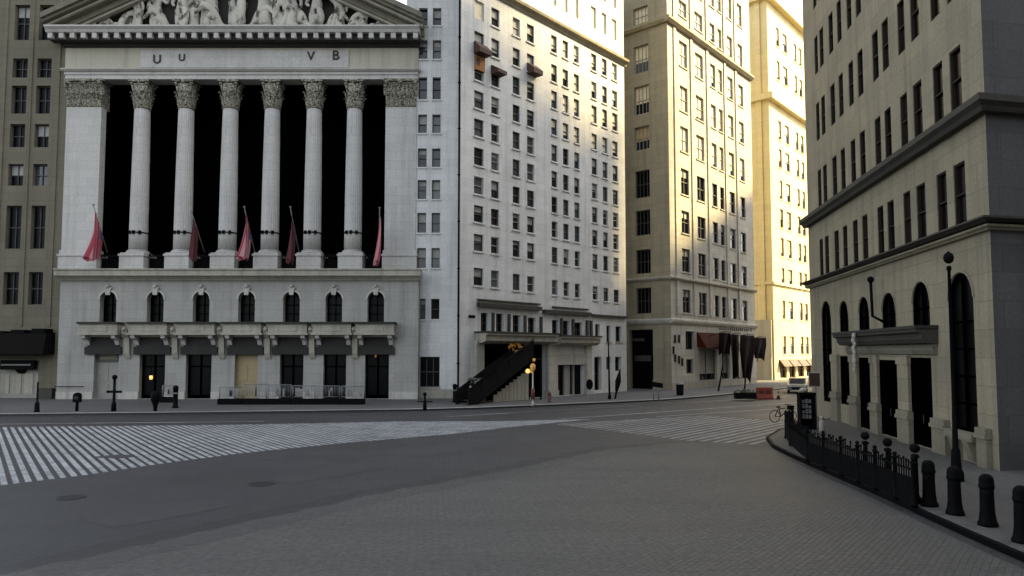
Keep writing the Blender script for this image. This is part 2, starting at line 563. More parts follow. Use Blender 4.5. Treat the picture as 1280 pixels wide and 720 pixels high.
# balconies under the arched windows, each with its brackets
bz1, bz0 = nz(403), nz(419)
cen = [ns(u, 410) for u in (131, 192, 250.5, 308, 364, 418.5, 471)]
for i, c in enumerate(cen):
    hw = 1.66
    mb = MB()
    mb.box(c - hw, c + hw, -1.15, .03, bz0, bz0 + .16)
    mb.box(c - hw + .1, c + hw - .1, -1.02, -.86, bz0 + .163, bz1 - .163)
    mb.box(c - hw + .1, c - hw + .26, -.858, .03, bz0 + .163, bz1 - .163); mb.box(c + hw - .26, c + hw - .1, -.858, .03, bz0 + .163, bz1 - .163)
    mb.box(c - hw * .45, c + hw * .45, -1.06, -1.022, bz0 + .3, bz1 - .3)
    b = mb.build("balcony", M['greytrim'], ex)
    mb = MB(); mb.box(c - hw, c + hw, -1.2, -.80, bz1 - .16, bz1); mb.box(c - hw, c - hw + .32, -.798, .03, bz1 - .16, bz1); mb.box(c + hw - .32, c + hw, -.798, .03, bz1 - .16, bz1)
    mb.build("parapet_cap", M['stain_shade'], b)
    for sgn in (-1, 1):
        x = c + sgn * 1.22
        mb = MB(); mb.prism_yz([(.03, bz0 - .9), (-.25, bz0 - .8), (-.45, bz0 - .45), (-.95, bz0 - .25), (-1.0, bz0 - .003), (.03, bz0 - .003)], x - .17, x + .17)
        mb.build("bracket", M['marble'], b)
    # deep lintel over the doorway, black to stand for the balcony's shadow
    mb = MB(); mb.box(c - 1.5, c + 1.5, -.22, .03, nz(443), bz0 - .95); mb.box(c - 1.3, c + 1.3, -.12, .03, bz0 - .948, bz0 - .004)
    mb.build("lintel_shade", M['stain_shade'], b)
# the continuous ledge joining the balconies, and corbels between
mb = MB()
mb.box(cen[0] - 1.75, cen[-1] + 1.75, -.42, -.002, bz0 - .16, bz0 - .006)
mb.build("string_course", M['greytrim'], ex)
for i in range(6):
    c = (cen[i] + cen[i + 1]) / 2
    mb = MB()
    zt, zb = bz0 + .45, nz(449)
    mb.prism_yz([(.02, zb), (-.10, zb + .05), (-.30, zb + .5), (-.42, zt - .7), (-.75, zt - .4), (-.8, zt), (.02, zt)], c - .22, c + .22)
    mb.ball((c, -.78, zt + .02), .2, 8, 6)
    mb.build("corbel", M['greytrim'], ex)

# doors
for i, (a, b) in enumerate(door_px):
    s0, s1 = dops[i][0], dops[i][1]
    mb = MB(); d = .45
    if i in (0, 3):
        mt = M['door'] if i == 0 else M['tan']
        mb.box(s0 + .005, s1 - .005, d, d + .06, .18, dz1 - (.95 if i == 0 else .02))
        for k in range(2):
            x0 = s0 + .15 + k * (s1 - s0 - .2) / 2; x1 = x0 + (s1 - s0 - .4) / 2
            mb.box(x0, x1, d - .03, d - .002, .4, 1.4); mb.box(x0, x1, d - .03, d - .002, 1.6, 2.9)
        o = mb.build("door", mt, ex)
        if i == 0:
            MB().box(s0 + .005, s1 - .005, d - .12, d + .06, dz1 - .94, dz1 - .02).build("transom", M['frame'], o)
            MB().box(s0 + .3, s1 - .3, d - .15, d - .123, dz1 - .75, dz1 - .35).build("transom_panel", M['gritty'], o)
        o["label"] = "pale panelled door under a dark transom" if i == 0 else "tan door with a warm glow painted into its colour"
    else:
        mb.box(s0 + .005, s0 + .1, d, d + .08, .18, dz1 - .02); mb.box(s1 - .1, s1 - .005, d, d + .08, .18, dz1 - .02)
        mb.box((s0 + s1) / 2 - .06, (s0 + s1) / 2 + .06, d + .003, d + .075, .18, dz1 - .1)
        mb.box(s0 + .1, s1 - .1, d, d + .08, dz1 - .12, dz1 - .02); mb.box(s0 + .1, s1 - .1, d + .003, d + .075, 2.75, 2.85); mb.box(s0 + .1, s1 - .1, d, d + .08, .18, .45)
        o = mb.build("door", M['bronze'], ex)
        MB().box(s0 + .1, s1 - .1, d + .09, d + .1, .2, dz1 - .03).build("pane", M['black_glass'], o)
        if i in (1, 6):
            x = ns(188 if i == 1 else 469, 450); z = nz(472 if i == 1 else 445); r = .17 if i == 1 else .12
            l = MB(); l.tube([(x, .2, dz1 - .03), (x, .2, z + r)], .02, 6); l.lathe([(.02, z + r + .12), (r * .8, z + r + .03), (r * .8, z + r)], x, .2, 8)
            l.lathe([(r * .7, z - r - .05), (r * .3, z - r - .12)], x, .2, 8)
            lo = l.build("hanging_lantern", M['black'], ex)
            l = MB(); l.lathe([(r * .65, z - r), (r * .85, z), (r * .7, z + r)], x, .2, 10)
            l.build("lamp_globe", M['lamp'] if i == 1 else M['lamp_dim'], lo)
mb = MB(); mb.box(.0, W, -.06, -.003, .13, .62)
for a, b in [(dops[i][0], dops[i][1]) for i in range(7)]: pass
# plinth in pieces between the doors
mb = MB(); x = 0.0
for o in dops:
    mb.box(x, o[0] - .02, -.09, -.003, .0, .75); x = o[1] + .02
mb.box(x, W, -.09, -.003, 0, .75)
mb.build("plinth", M['carved'], ex)

# colonnade ---------------------------------------------------------
pz0, pz1 = cz(333), cz(318)                  # pedestals
cap0, cap1 = cz(134), cz(99)
col_u = [172.5, 228, 284, 337, 390, 441]
def corinthian(mb, x, y, r, z0, z1):
    h = z1 - z0
    mb.lathe([(r, z0), (r * 1.12, z0 + .06), (r * 1.12, z0 + .12), (r, z0 + .16), (r * 1.02, z0 + h * .5), (r * 1.3, z1 - .34)], x, y, 20)
    for row, (n, zb, hh, ro, ph) in enumerate(((8, z0 + .15, h * .36, r * 1.03, 0), (8, z0 + .32, h * .48, r * 1.06, .5))):
        for k in range(n):
            a = 2 * PI * (k + ph) / n
            e = Vector((math.cos(a), math.sin(a), 0)); t = Vector((-e.y, e.x, 0)); o = Vector((x, y, 0))
            lw = r * .34
            sect = [(0.0, 0.02, 1.0), (.5, .10, 1.1), (.85, .28, .85), (1.0, .48, .55), (.9, .58, .3)]
            pts = []
            for f, out, ww in sect:
                c = o + e * (ro + out * r * .8) + Vector((0, 0, zb + hh * f))
                pts.append((c - t * lw * ww, c + e * .06, c + t * lw * ww))
            for i in range(len(pts) - 1):
                for j in range(2):
                    mb.poly([pts[i][j], pts[i][j + 1], pts[i + 1][j + 1], pts[i + 1][j]])
    for k in range(4):
        a = PI / 4 + k * PI / 2
        c = Vector((x, y, z1 - .34)) + Vector((math.cos(a), math.sin(a), 0)) * r * 1.42
        mb.ball(c, r * .27, 8, 6)
        mb.tube([c, Vector((x, y, z1 - h * .55)) + Vector((math.cos(a), math.sin(a), 0)) * r * 1.1], [.1, .06], 6)
    for k in range(4):
        a = k * PI / 2
        mb.ball((x + math.cos(a) * r * 1.28, y + math.sin(a) * r * 1.28, z1 - .26), r * .18, 6, 5)
    q = r * 1.40
    n = 10; pts = []
    for sx, sy, dx, dy in ((-1, -1, 1, 0), (1, -1, 0, 1), (1, 1, -1, 0), (-1, 1, 0, -1)):
        for i in range(n):
            f = i / n * 2
            x_ = sx * q + dx * q * f; y_ = sy * q + dy * q * f
            ins = .18 * r * math.sin(PI * i / n)
            pts.append((x + x_ + (dy != 0) * -sx * ins, y + y_ + (dx != 0) * -sy * ins))
    mb.prism_xy(pts, z1 - .2, z1)

CR = .74; CY = COFF + CR
sh = MB(); zb = pz1
sh_prof = [(CR, pz1 + .42)] + [(CR * (1 - .15 * (f ** 1.8)), pz1 + .42 + (cap0 - pz1 - .42) * f) for f in (.12, .3, .45, .6, .75, .9, 1.0)]
sh.lathe(sh_prof, 0, 0, 96, 24, .055)
shaft_me = sh.mesh("column_shaft", M['marble'])
bs = MB(); bs.box(-1.0 , 1.0, -1.0, 1.0, pz1, pz1 + .13)
bs.lathe([(.95, pz1 + .133), (.98, pz1 + .2), (.92, pz1 + .27), (.82, pz1 + .31), (.88, pz1 + .36), (.80, pz1 + .415)], 0, 0, 28)
base_me = bs.mesh("column_base", M['marble'])
cp = MB(); corinthian(cp, 0, 0, CR * .86, cap0, cap1); cap_me = cp.mesh("column_capital", M['capital'])
zw = cz(290)
bd = MB(); bd.lathe([(CR * 1.03, zw - .05), (CR * 1.05, zw - .04), (CR * 1.05, zw + .04), (CR * 1.03, zw + .05)], 0, 0, 24)
for a in (-2.1, -1.6, -1.0): bd.box(-.11 + math.cos(a) * CR * 1.1, .11 + math.cos(a) * CR * 1.1, math.sin(a) * CR * 1.18, math.sin(a) * CR * 1.0, zw - .16, zw + .14)
band_me = bd.mesh("floodlight_band", M['black'])
for u in col_u:
    x = cs(u, 140)
    c = inst("column", shaft_me, ex, (x, CY, 0))
    inst("column_base", base_me, c); inst("capital", cap_me, c); inst("floodlight_band", band_me, c)
    mb = MB(); mb.box(x - 1.02, x + 1.02, COFF - .32, COFF + 1.8, zc1 + .002, pz1 - .16); mb.box(x - 1.1, x + 1.1, COFF - .40, COFF + 1.85, pz1 - .157, pz1 - .003)
    mb.build("pedestal", M['marble'], ex)
# end piers
for (a, b) in ((83, 126.5), (482, 520.5)):
    x0, x1 = cs(a, 140), cs(b, 140)
    mb = MB(); mb.box(x0, x1, COFF, 1.7, pz1 + .35, cap0); mb.box(x0 - .1, x1 + .1, COFF - .1, 1.8, pz1 + .002, pz1 + .347)
    p = mb.build("corner_pier", M['marble'], ex)
    mb = MB(); mb.box(x0 - .14, x1 + .14, COFF - .18, 2.3, zc1 + .002, pz1 - .16); mb.box(x0 - .2, x1 + .2, COFF - .26, 2.35, pz1 - .157, pz1)
    mb.build("pedestal", M['marble'], p)
    mb = MB(); mb.box(x0 + .02, x1 - .02, COFF + .02, 2.2, cap0 + .002, cap1 - .2); mb.box(x0 - .18, x1 + .18, COFF - .2, 2.3, cap1 - .198, cap1)
    n = 7; h = cap1 - cap0
    for row in range(2):
        for k in range(n + row):
            xx = x0 + (x1 - x0) * (k + (.5 if row == 0 else 0)) / n
            zb = cap0 + .1 + row * h * .38; hh = h * .42; lw = (x1 - x0) / n * .42
            pts = []
            for f, out, ww in [(0, .03, 1), (.5, .1, 1.15), (.85, .24, .85), (1, .38, .5), (.9, .46, .25)]:
                pts.append(((xx - lw * ww, COFF - out, zb + hh * f), (xx, COFF - out - .06, zb + hh * f), (xx + lw * ww, COFF - out, zb + hh * f)))
            for i in range(4):
                for j in range(2): mb.poly([pts[i][j], pts[i][j + 1], pts[i + 1][j + 1], pts[i + 1][j]])
    for xx in (x0 + .1, (x0 + x1) / 2, x1 - .1): mb.ball((xx, COFF - .22, cap1 - .36), .2, 8, 6)
    mb.build("capital", M['capital'], p)
# railing between pedestals
edges = [cs(83, 140) - 0] ; xs = [cs(u, 140) for u in col_u]
gaps = [(cs(126.5, 140) + .2, xs[0] - 1.1)] + [(xs[i] + 1.1, xs[i + 1] - 1.1) for i in range(5)] + [(xs[5] + 1.1, cs(482, 140) - .2)]
for a, b in gaps:
    mb = MB(); y = COFF + .35
    mb.box(a + .003, b - .003, y, y + .12, pz1 - .14, pz1 - .02); mb.box(a + .003, b - .003, y, y + .12, zc1 + .01, zc1 + .1)
    n = max(4, int((b - a) / .16))
    for k in range(n):
        x = a + (b - a) * (k + .5) / n
        mb.box(x - .02, x + .02, y + .03, y + .08, zc1 + .1, pz1 - .14)
        if k % 2 == 0: mb.ball((x, y + .05, pz1 + .04), .08, 6, 4)
    mb.box(a + .01, b - .01, y + .25, y + .30, zc1 + .01, pz1 - .3)
    mb.build("railing", M['black'], ex)
# the great window wall behind the columns
x0, x1 = cs(124, 140), cs(484, 140)
for xa, xb in ((x0 - 1.6, x0 - .003), (x1 + .003, x1 + 1.6)):
    MB().box(xa, xb, 2.42, 6.45, zc1 + .002, cap1 + .002).build("shade_lining", M['bronze'], ex)  # black sheets painting the portico's deep shade along its sides
mb = MB()
n = 21
for k in range(n + 1):
    x = x0 + (x1 - x0) * k / n; mb.box(x - .06, x + .06, 6.18, 6.215, zc1 + .01, cap1 - .01)
for k in range(9):
    z = zc1 + .4 + k * 1.45; mb.box(x0, x1, 6.185, 6.21, z, z + .1)
o = mb.build("window_wall", M['bronze'], ex)
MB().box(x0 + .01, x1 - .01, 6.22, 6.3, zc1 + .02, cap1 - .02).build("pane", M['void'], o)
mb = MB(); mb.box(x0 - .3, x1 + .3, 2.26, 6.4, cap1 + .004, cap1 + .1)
mb.build("portico_ceiling", M['bronze'], ex)  # ceiling coloured black to paint in the portico's shade

# entablature
ex0, ex1 = cs(83, 95) - .15, cs(520.5, 95) + .15
f0, f1 = cz(87), cz(60)                        # frieze bottom / top
mb = MB()
mb.box(ex0 + .05, ex1 - .05, COFF - .02, 2.25, cap1 + .003, cap1 + (f0 - cap1) * .45)
mb.box(ex0, ex1, COFF - .10, 6.6, cap1 + (f0 - cap1) * .45 + .002, f0 - .2)
mb.prism_yz([(6.6, f0 - .198), (COFF - .22, f0 - .198), (COFF - .36, f0 - .06), (COFF - .36, f0), (6.6, f0)], ex0 - .2, ex1 + .2)
mb.build("architrave", M['marble'], ex)
mb = MB(); mb.box(ex0, ex1, COFF, 6.6, f0 + .002, f1)
fr = mb.build("frieze", M['frieze'], ex)
mb = MB(); pa, pb = cs(176, 75), cs(436, 75)
mb.box(pa, pb, COFF - .07, COFF - .003, f0 + .16, f1 - .22)
mb.build("inscription_panel", M['marble'], fr)
for u, vv, ch, hgt in ((197, 74, "U", .78), (228, 72, "U", .62), (389, 70, "V", .8), (420, 69, "B", .85)):
    cu = bpy.data.curves.new("carved_letter", "FONT"); cu.body = ch; cu.size = hgt * 1.35; cu.extrude = .03; cu.align_x = 'CENTER'; cu.offset = .02
    cu.materials.append(M['black'])
    tmp = bpy.data.objects.new("tmp_letter", cu); COL.objects.link(tmp)
    bpy.context.view_layer.update()
    dg = bpy.context.evaluated_depsgraph_get()
    me = bpy.data.meshes.new_from_object(tmp.evaluated_get(dg))
    bpy.data.objects.remove(tmp)
    lo = inst("carved_letter", me, fr, (cs(u, vv), COFF - .10, cz(vv) - hgt * .5)); lo.rotation_euler = (PI / 2, 0, 0)
    me.materials.clear(); me.materials.append(M['trim'])

# main cornice: soffit, dentils, corona
CO = 1.55
k0, k1, k2 = cz(59), NY.z(300, 47.5, COFF - 1.2), NY.z(300, 31, COFF - 1.6)                                    # projection
ca, cb = cs(70, 35), cs(527, 35)
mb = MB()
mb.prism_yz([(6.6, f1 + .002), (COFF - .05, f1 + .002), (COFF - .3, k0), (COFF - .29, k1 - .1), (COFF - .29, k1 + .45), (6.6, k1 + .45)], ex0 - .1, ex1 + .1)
mb.build("bed_mould", M['stain_shade'], ex)  # black colour paints the shadow under the cornice
n = 34; dz0 = NY.z(300, 47, COFF - 1.3); dz1_ = NY.z(300, 40.5, COFF - 1.3)
for k in range(n):
    x = ca + .35 + (cb - ca - .7) * k / (n - 1)
    MB().box(x - .20, x + .20, COFF - 1.30, COFF - .95, dz0, dz1_).build("dentil", M['marble'], ex)
mb = MB(); mb.box(ca + .1, cb - .1, COFF - .947, COFF - .3, dz0 - .05, k1 + .452); mb.build("dentil_shade_backing", M['stain_shade'], ex)  # black backing paints the shade between dentils
mb = MB()
mb.prism_yz([(6.6, k1 + .453), (COFF - CO + .2, k1 + .453), (COFF - CO + .12, k1 + .6), (COFF - CO + .12, k2 - .32), (COFF - CO - .1, k2 - .12), (COFF - CO - .1, k2), (6.6, k2)], ca, cb)
mb.build("cornice", M['marble'], ex)

# pediment
xc = (ca + cb) / 2; slope = .44
apex = k2 + (cb - ca) / 2 * slope + .6
def rake(mb, sgn, lo, hi, y0, y1):
    xe = ca if sgn < 0 else cb
    za = (apex - k2)
    pts = [(xe + sgn * 0.25, k2 + .02 + lo), (xe + sgn * .25, k2 + .02 + hi), (xc, apex + hi), (xc, apex + lo)]
    if sgn > 0: pts = pts[::-1]
    mb.prism_xz(pts, y0, y1)
for sgn in (-1, 1):
    mb = MB()
    rake(mb, sgn, 0.55, 1.0, COFF - CO - .2, 24)
    rake(mb, sgn, 0.30, .548, COFF - CO + .05, 24)
    rake(mb, sgn, -.05, .298, COFF - CO + .45, 24)
    rake(mb, sgn, -.55, -.052, COFF - .55, 23.9)
    mb.build("raking_cornice", M['trim'] if False else M['gritty'], ex)
    mb = MB(); rake(mb, sgn, -.78, -.553, COFF - .35, COFF + .1); rake(mb, sgn, .05, .2, COFF - CO + .40, COFF - CO + .448)
    mb.build("raking_moulding", M['greytrim'], ex)
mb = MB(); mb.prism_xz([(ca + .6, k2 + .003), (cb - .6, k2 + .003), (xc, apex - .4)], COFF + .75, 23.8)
mb.build("tympanum", M['stain_shade'], ex)
mb = MB(); mb.box(ca + 1.6, cb - 1.6, COFF - .35, COFF + .75, k2 + .003, k2 + .34)
mb.build("sculpture_ledge", M['carved'], ex)

# relief figures of the pediment: draped bodies grown as one skin
def figure_mesh(name, pose):
    edges, verts, rad = [], [], []
    def chain(pts, rs, start=None):
        prev = start
        for p, r in zip(pts, rs):
            verts.append(p); rad.append(r); i = len(verts) - 1
            if prev is not None: edges.append((prev, i))
            prev = i
        return prev
    if pose < 3:
        lean = (.12, -.18, .02)[pose]
        chain([(0, 0, 1.0)], [.19])
        chain([(lean * .4, 0, 1.2), (lean * .7, -.02, 1.42), (lean, -.02, 1.56), (lean * 1.2, -.05, 1.70)], [.17, .21, .08, .12], 0)
        chain([(.13, -.02, .85), (.16 + lean, -.1, .45), (.14, -.05, .05)], [.15, .13, .10], 0)
        chain([(-.12, 0, .85), (-.18, .0, .45), (-.24 + lean, .0, .05)], [.15, .11, .08], 0)
        sh = 2
        if pose == 0:
            chain([(.3, -.05, 1.42), (.52, -.15, 1.2), (.7, -.2, 1.4)], [.09, .07, .06], sh); chain([(-.25, 0, 1.4), (-.36, -.1, 1.05), (-.2, -.2, .9)], [.09, .07, .05], sh)
        elif pose == 1:
            chain([(.2, -.05, 1.45), (.32, -.1, 1.1), (.3, -.2, .8)], [.09, .07, .05], sh); chain([(-.4, 0, 1.4), (-.6, -.1, 1.65), (-.62, -.1, 1.95)], [.09, .07, .05], sh)
        else:
            chain([(.35, -.05, 1.42), (.7, -.05, 1.35), (1.0, -.08, 1.25)], [.09, .07, .05], sh); chain([(-.3, 0, 1.42), (-.66, -.05, 1.35), (-.95, -.08, 1.25)], [.09, .07, .05], sh)
        chain([(.0, .02, .6), (.02, .04, .05)], [.2, .26], 0)
    elif pose == 3:     # kneeling, bent to the work
        chain([(0, 0, .5)], [.2])
        chain([(.2, -.05, .75), (.42, -.08, .92), (.55, -.08, 1.0), (.68, -.1, 1.08)], [.18, .2, .08, .12], 0)
        chain([(.35, -.1, .45), (.4, -.1, .08)], [.14, .1], 0); chain([(-.05, .0, .2), (-.4, .0, .1)], [.15, .09], 0)
        chain([(.6, -.15, .7), (.8, -.2, .45)], [.08, .06], 2); chain([(.35, .1, .65), (.6, .1, .3)], [.08, .06], 2)
    else:               # seated, leaning on the ground
        chain([(0, 0, .25)], [.22])
        chain([(-.15, -.02, .5), (-.28, -.03, .75), (-.32, -.04, .9), (-.34, -.06, 1.05)], [.18, .2, .08, .12], 0)
        chain([(.4, -.1, .42), (.8, -.08, .15), (1.0, -.1, .08)], [.15, .12, .07], 0); chain([(.4, .05, .2), (.95, .05, .1)], [.14, .09], 0)
        chain([(-.55, -.1, .5), (-.7, -.1, .1)], [.08, .06], 2); chain([(-.05, -.15, .65), (.2, -.2, .45)], [.08, .06], 2)
    me = bpy.data.meshes.new(name); me.from_pydata(verts, edges, [])
    o = bpy.data.objects.new(name, me); COL.objects.link(o)
    sk = o.modifiers.new("skin", "SKIN"); ss = o.modifiers.new("sub", "SUBSURF"); ss.levels = 2; ss.render_levels = 2
    if not me.skin_vertices: me.skin_vertices.new()
    for i, r in enumerate(rad):
        sv = me.skin_vertices[0].data[i]; sv.radius = (r, r); sv.use_root = (i == 0)
    sk.use_smooth_shade = True
    bpy.context.view_layer.update()
    dg = bpy.context.evaluated_depsgraph_get()
    out = bpy.data.meshes.new_from_object(o.evaluated_get(dg)); out.name = name
    bpy.data.objects.remove(o)
    out.materials.clear(); out.materials.append(M['figure'])
    return out
M['figure'] = sooty_carving('statue_marble', (0.46, 0.44, 0.38), (0.05, 0.046, 0.035), 3.0, .36, .5)
figs = [figure_mesh("relief_figure", p) for p in range(5)]
rf = random.Random(3)
plan = [(118, 4, 1.0), (136, 4, 1.5), (150, 3, 1.9), (172, 1, 1.75), (192, 0, 2.0), (204, 3, 2.2), (226, 0, 2.3), (240, 1, 2.5), (262, 2, 2.6), (272, 3, 2.3), (296, 2, 3.2), (318, 3, 2.4), (330, 1, 2.7), (350, 0, 2.6),
        (364, 1, 2.4), (380, 3, 2.3), (394, 0, 2.3), (412, 3, 2.0), (424, 1, 1.95), (438, 3, 1.7), (454, 1, 1.55), (472, 4, 1.2), (486, 4, .9)]
for u, p, sc in plan:
    o = inst("relief_figure", figs[p], ex, (cs(u, 20), COFF + .18 + rf.uniform(-.15, .2), k2 + .3), rf.uniform(-.35, .35))
    mir = rf.choice((-1, 1)) if p >= 3 else 1
    if p == 4: mir = 1 if u < 300 else -1
    o.scale = (sc * mir, sc * .75, sc)
# rocks and drapery along the foot of the reliefs
mb = MB()
for k in range(40):
    u = 105 + k * 9.9 + rf.uniform(-4, 4)
    mb.ball((cs(u, 25), COFF + rf.uniform(.0, .4), k2 + .38), rf.uniform(.12, .34), 7, 5, (1.5, 1, rf.uniform(.6, 1.5)))
mb.build("relief_rockwork", M['figure'], ex)

# flags over the portico
def flag(u, vtop, vbot, spread, label, dim=False, stripes=True, lean=0.0):
    x = NY.s(u, 300, -.9); zb = pz1 + .2
    t = thing("flag", label, "flag", (NY.p.x + x, NY.p.y, 0), 0, "flags over the portico balustrade")
    y0, y1 = COFF + .2, -1.5
    z1 = NY.z(u, vtop, y1)
    mb = MB(); mb.tube([(lean * -.9, y0, zb), (lean, y1, z1)], [.05, .035], 8); mb.ball((lean, y1, z1 + .07), .09, 8, 6)
    mb.build("flagpole", M['steel'], t)
    zlow = NY.z(u, vbot, y1 * .5)
    nu, nv = 26, 16
    mb = MB(); fl = random.Random(u)
    P = []
    for j in range(nv + 1):
        v = j / nv; row = []
        for i in range(nu + 1):
            q = i / nu
            py = y1 + (y0 - y1) * (.12 + .42 * q); fz = z1 + (zb - z1) * (.12 + .42 * q)
            amp = (.05 + .30 * v) * spread
            xx = lean * (1 - q) + amp * math.sin(q * 14 + v * 1.2 + u) - spread * .35 * v * v
            yy = py + .12 * v * math.cos(q * 11) - .1 * v
            zz = fz - (fz - zlow) * v * (1 - .10 * math.sin(q * 9 + u) ** 2)
            row.append((xx, yy, zz))
        P.append(row)
    mb.grid(P, lambda i, j: (2 if (stripes and i > nu * .55 and j < 5) else ((i * 13 // nu) % 2 if stripes else 0)))
    me = mb.mesh("cloth", [M['red'], M['cream'], M['blue']] if not dim else [M['dimred'], M['dimred'], M['dimred']])
    inst("cloth", me, t)
flag(119, 257, 327, 1.35, "pink and white striped flag hanging before the plain corner pier", lean=.1)
flag(243, 266, 326, .55, "thin dark maroon flag hanging furled before a dark bay of the portico", dim=True)
flag(308, 260, 326, 1.05, "bright pinkish red flag with a spread hem in the middle of the portico", stripes=True)
flag(365, 260, 330, .6, "dull dark flag half lost in the fourth dark bay from the right pier", dim=True)
flag(472, 261, 332, .75, "red and white striped flag hanging straight beside the right corner pier", lean=.25)
# ================================================================== other buildings
rb = random.Random(21)
# ---- buff building on the left
p = ground(76, 500.6)
PA = Plane((p.x - 16, p.y + .6), (1, 0))
xr = PA.s(79, 300)
bA = plthing("office_building", "buff stone office block with paired dark windows beside the marble exchange", "building", PA)
rowsA = [(6, 50), (73, 97), (107, 142), (155, 184), (205, 232), (257, 311), (340, 381)]
cA = [(PA.s(9.5, 230), PA.s(28.5, 230)), (PA.s(40.5, 230), PA.s(58.5, 230))]
cA = [(a - 6.2, b - 6.2) for a, b in cA] + cA
ops = []
for a, b in cA:
    for vt, vb in rowsA: ops.append((a, b, PA.z(35, vb), PA.z(35, vt), False))
zg = PA.z(35, 417)
HA = 42
mb = MB()
wall_band(mb, 0, xr, zg, HA, ops, .4)
sx0, sx1 = PA.s(2, 480), PA.s(47, 480); sz = PA.z(35, 449)
wall_band(mb, 0, xr, 0, zg, [(sx0 - .6, sx1, .14, sz, False)], .5)
wall_shell(mb, 0, xr, 0, HA, 20, .5)
mb.build("wall", M['buff'], bA)
for o in ops: window(bA, *o[:4], dep=.4, bars=(1, 1) if o[3] - o[2] < 4 else (1, 2), sill='greytrim' if False else None, gl='black_glass' if rb.random() < .75 else 'glass', blind=rb.choice((0, 0, 0, .3, .5)) if o[3] > 18 else 0)
mb = MB()
for a, b in ((cA[3][1] + .5, cA[3][1] + .8), (cA[2][1] + .35, cA[3][0] - .35), (cA[2][0] - .8, cA[2][0] - .5), (cA[1][1] + .5, cA[1][1] + .8)):
    mb.box(a, b, -.1, .0 - .002, zg + .6, HA - 1)
mb.build("pilaster_strips", M['buff'], bA)
mb = MB(); zt, zb_ = PA.z(35, 416), PA.z(35, 444)
mb.prism_yz([(-.002, zb_ + .1), (-1.5, zb_), (-1.6, zb_ + .1), (-1.2, zt - .1), (-.002, zt)], 0, xr - .35)
o = mb.build("awning", M['darkcloth'], bA)
for k in range(9): MB().box(k * 1.7 + .1, k * 1.7 + 1.2, -1.15, -.1, zt - .07, zt + .12 + .1 * (k % 3)).build("awning_light", M['black'], o)
zs0, zs1 = PA.z(25, 462), PA.z(25, 450)
mb = MB(); mb.box(sx0, sx1 - .15, -.3, -.003, zs0, zs1); o = mb.build("shop_sign", M['darkcloth'], bA)
mb = MB(); mb.box(sx0 + .1, sx1 - .4, -.33, -.302, (zs0 + zs1) / 2 - .05, (zs0 + zs1) / 2 + .06); mb.ball((sx1 - .5, -.34, (zs0 + zs1) / 2), .12); mb.build("sign_strip", M['steel'], o)
mb = MB()
mb.box(sx0 - .55, sx1 - .02, .3, .36, .15, sz - .02)
o = mb.build("shop_front", M['door'], bA)
mb = MB()
for k in range(4):
    x = sx0 - .3 + k * 1.0
    mb.box(x, x + .75, .26, .297, .5, 2.2)
mb.build("panel", M['greytrim'], o)
mb = MB(); mb.prism_xz([(sx0 + .4, sz - .1), (sx1 - .5, sz - .1), (sx0 + 1.7, sz - 1.2), (sx0 + 1.2, sz - 1.2)], .18, .25); mb.build("valance", M['darkcloth'], o)
MB().box(PA.s(53, 495), PA.s(69, 495), -.5, -.005, .13, PA.z(60, 485)).build("stone_block", M['trim'], bA)

# ---- white annex beside the exchange, flat on
p = ground(523, 498)
AN = Plane((p.x - 1.0, NY.p.y + 1.0), (1, 0))
x1 = AN.s(575.2, 300)
bN = plthing("annex_building", "narrow plain white stone block with paired windows just right of the portico", "building", AN)
cN = [(AN.s(522, 230), AN.s(533, 230)), (AN.s(539.8, 230), AN.s(550.2, 230))]
ops = []
for i, (a, b) in enumerate(cN):
    for vt, vb in ((-40, -14), (10, 32), (50, 74), (96.5, 124.5), (143, 166.5), (185.5, 209), (225, 249), (266, 291), (310, 335), (373.5, 399)):
        ops.append((a, b, AN.z(540, vb), AN.z(540, vt), False))
low = (AN.s(524.5, 470), AN.s(549.5, 470), AN.z(540, 484), AN.z(540, 446), False)
mb = MB(); zsp = AN.z(540, 430)
wall_band(mb, 0, x1, 0, zsp, [low]); wall_band(mb, 0, x1, zsp, 46, ops)
wall_shell(mb, 0, x1, 0, 46, 20)
mb.build("wall", M['white'], bN)
for o in ops: window(bN, *o[:4], bars=(0, 1), sill='white', blind=rb.choice((0, 0, .25, .45)), blind_mat='blind')
window(bN, *low[:4], bars=(2, 1), gl='black_glass', sill='greytrim')
mb = MB(); mb.box(0.02, x1, -.1, -.003, 0, .9); mb.build("plinth", M['greytrim'], bN)
mb = MB(); x = x1 - .12; mb.tube([(x, -.12, .1), (x, -.12, 45)], .075, 8)
for z in range(3, 44, 4): mb.box(x - .13, x + .13, -.15, -.002, z, z + .08)
mb.build("drainpipe", M['black'], bN)

# ---- long white office block running away to the right
dB = vpdir(1450)
pB = ground(592, 505.3)
PB = Plane(pB - dB * 1.5, dB)
LB = PB.s(782, 300)
bB = plthing("office_block", "long white office block with rows of small windows, a cornice and dark entrances", "building", PB)
colB = [(592.5, 604.5), (614, 624), (641, 650), (659, 668), (689.5, 696.8), (704, 711), (718, 724.6), (740, 746.7), (753.5, 759.7), (766, 772.6)]
rowB = [((335, 357), (362, 378)), ((293, 314), (322, 340.5)), ((257, 278), (293, 312)), ((221, 243), (266, 284.5)), ((185, 207), (237.5, 256)), ((149, 171), (207, 227)), ((114, 136), (177, 196)), ((79, 101), (142, 164)), ((40, 63), (114, 135)), ((1, 24), (80, 101))]
sL, sR = PB.s(598, 230), PB.s(769, 230)
zrows = []
for (a, b), (c, d) in rowB:
    zrows.append((PB.z(598, a), PB.z(598, b), PB.z(769, c), PB.z(769, d)))
zc = [PB.z(640, 2), PB.z(780, 74)]; zcor = sum(zc) / 2
zsp = PB.z(598, 381)
ops = []
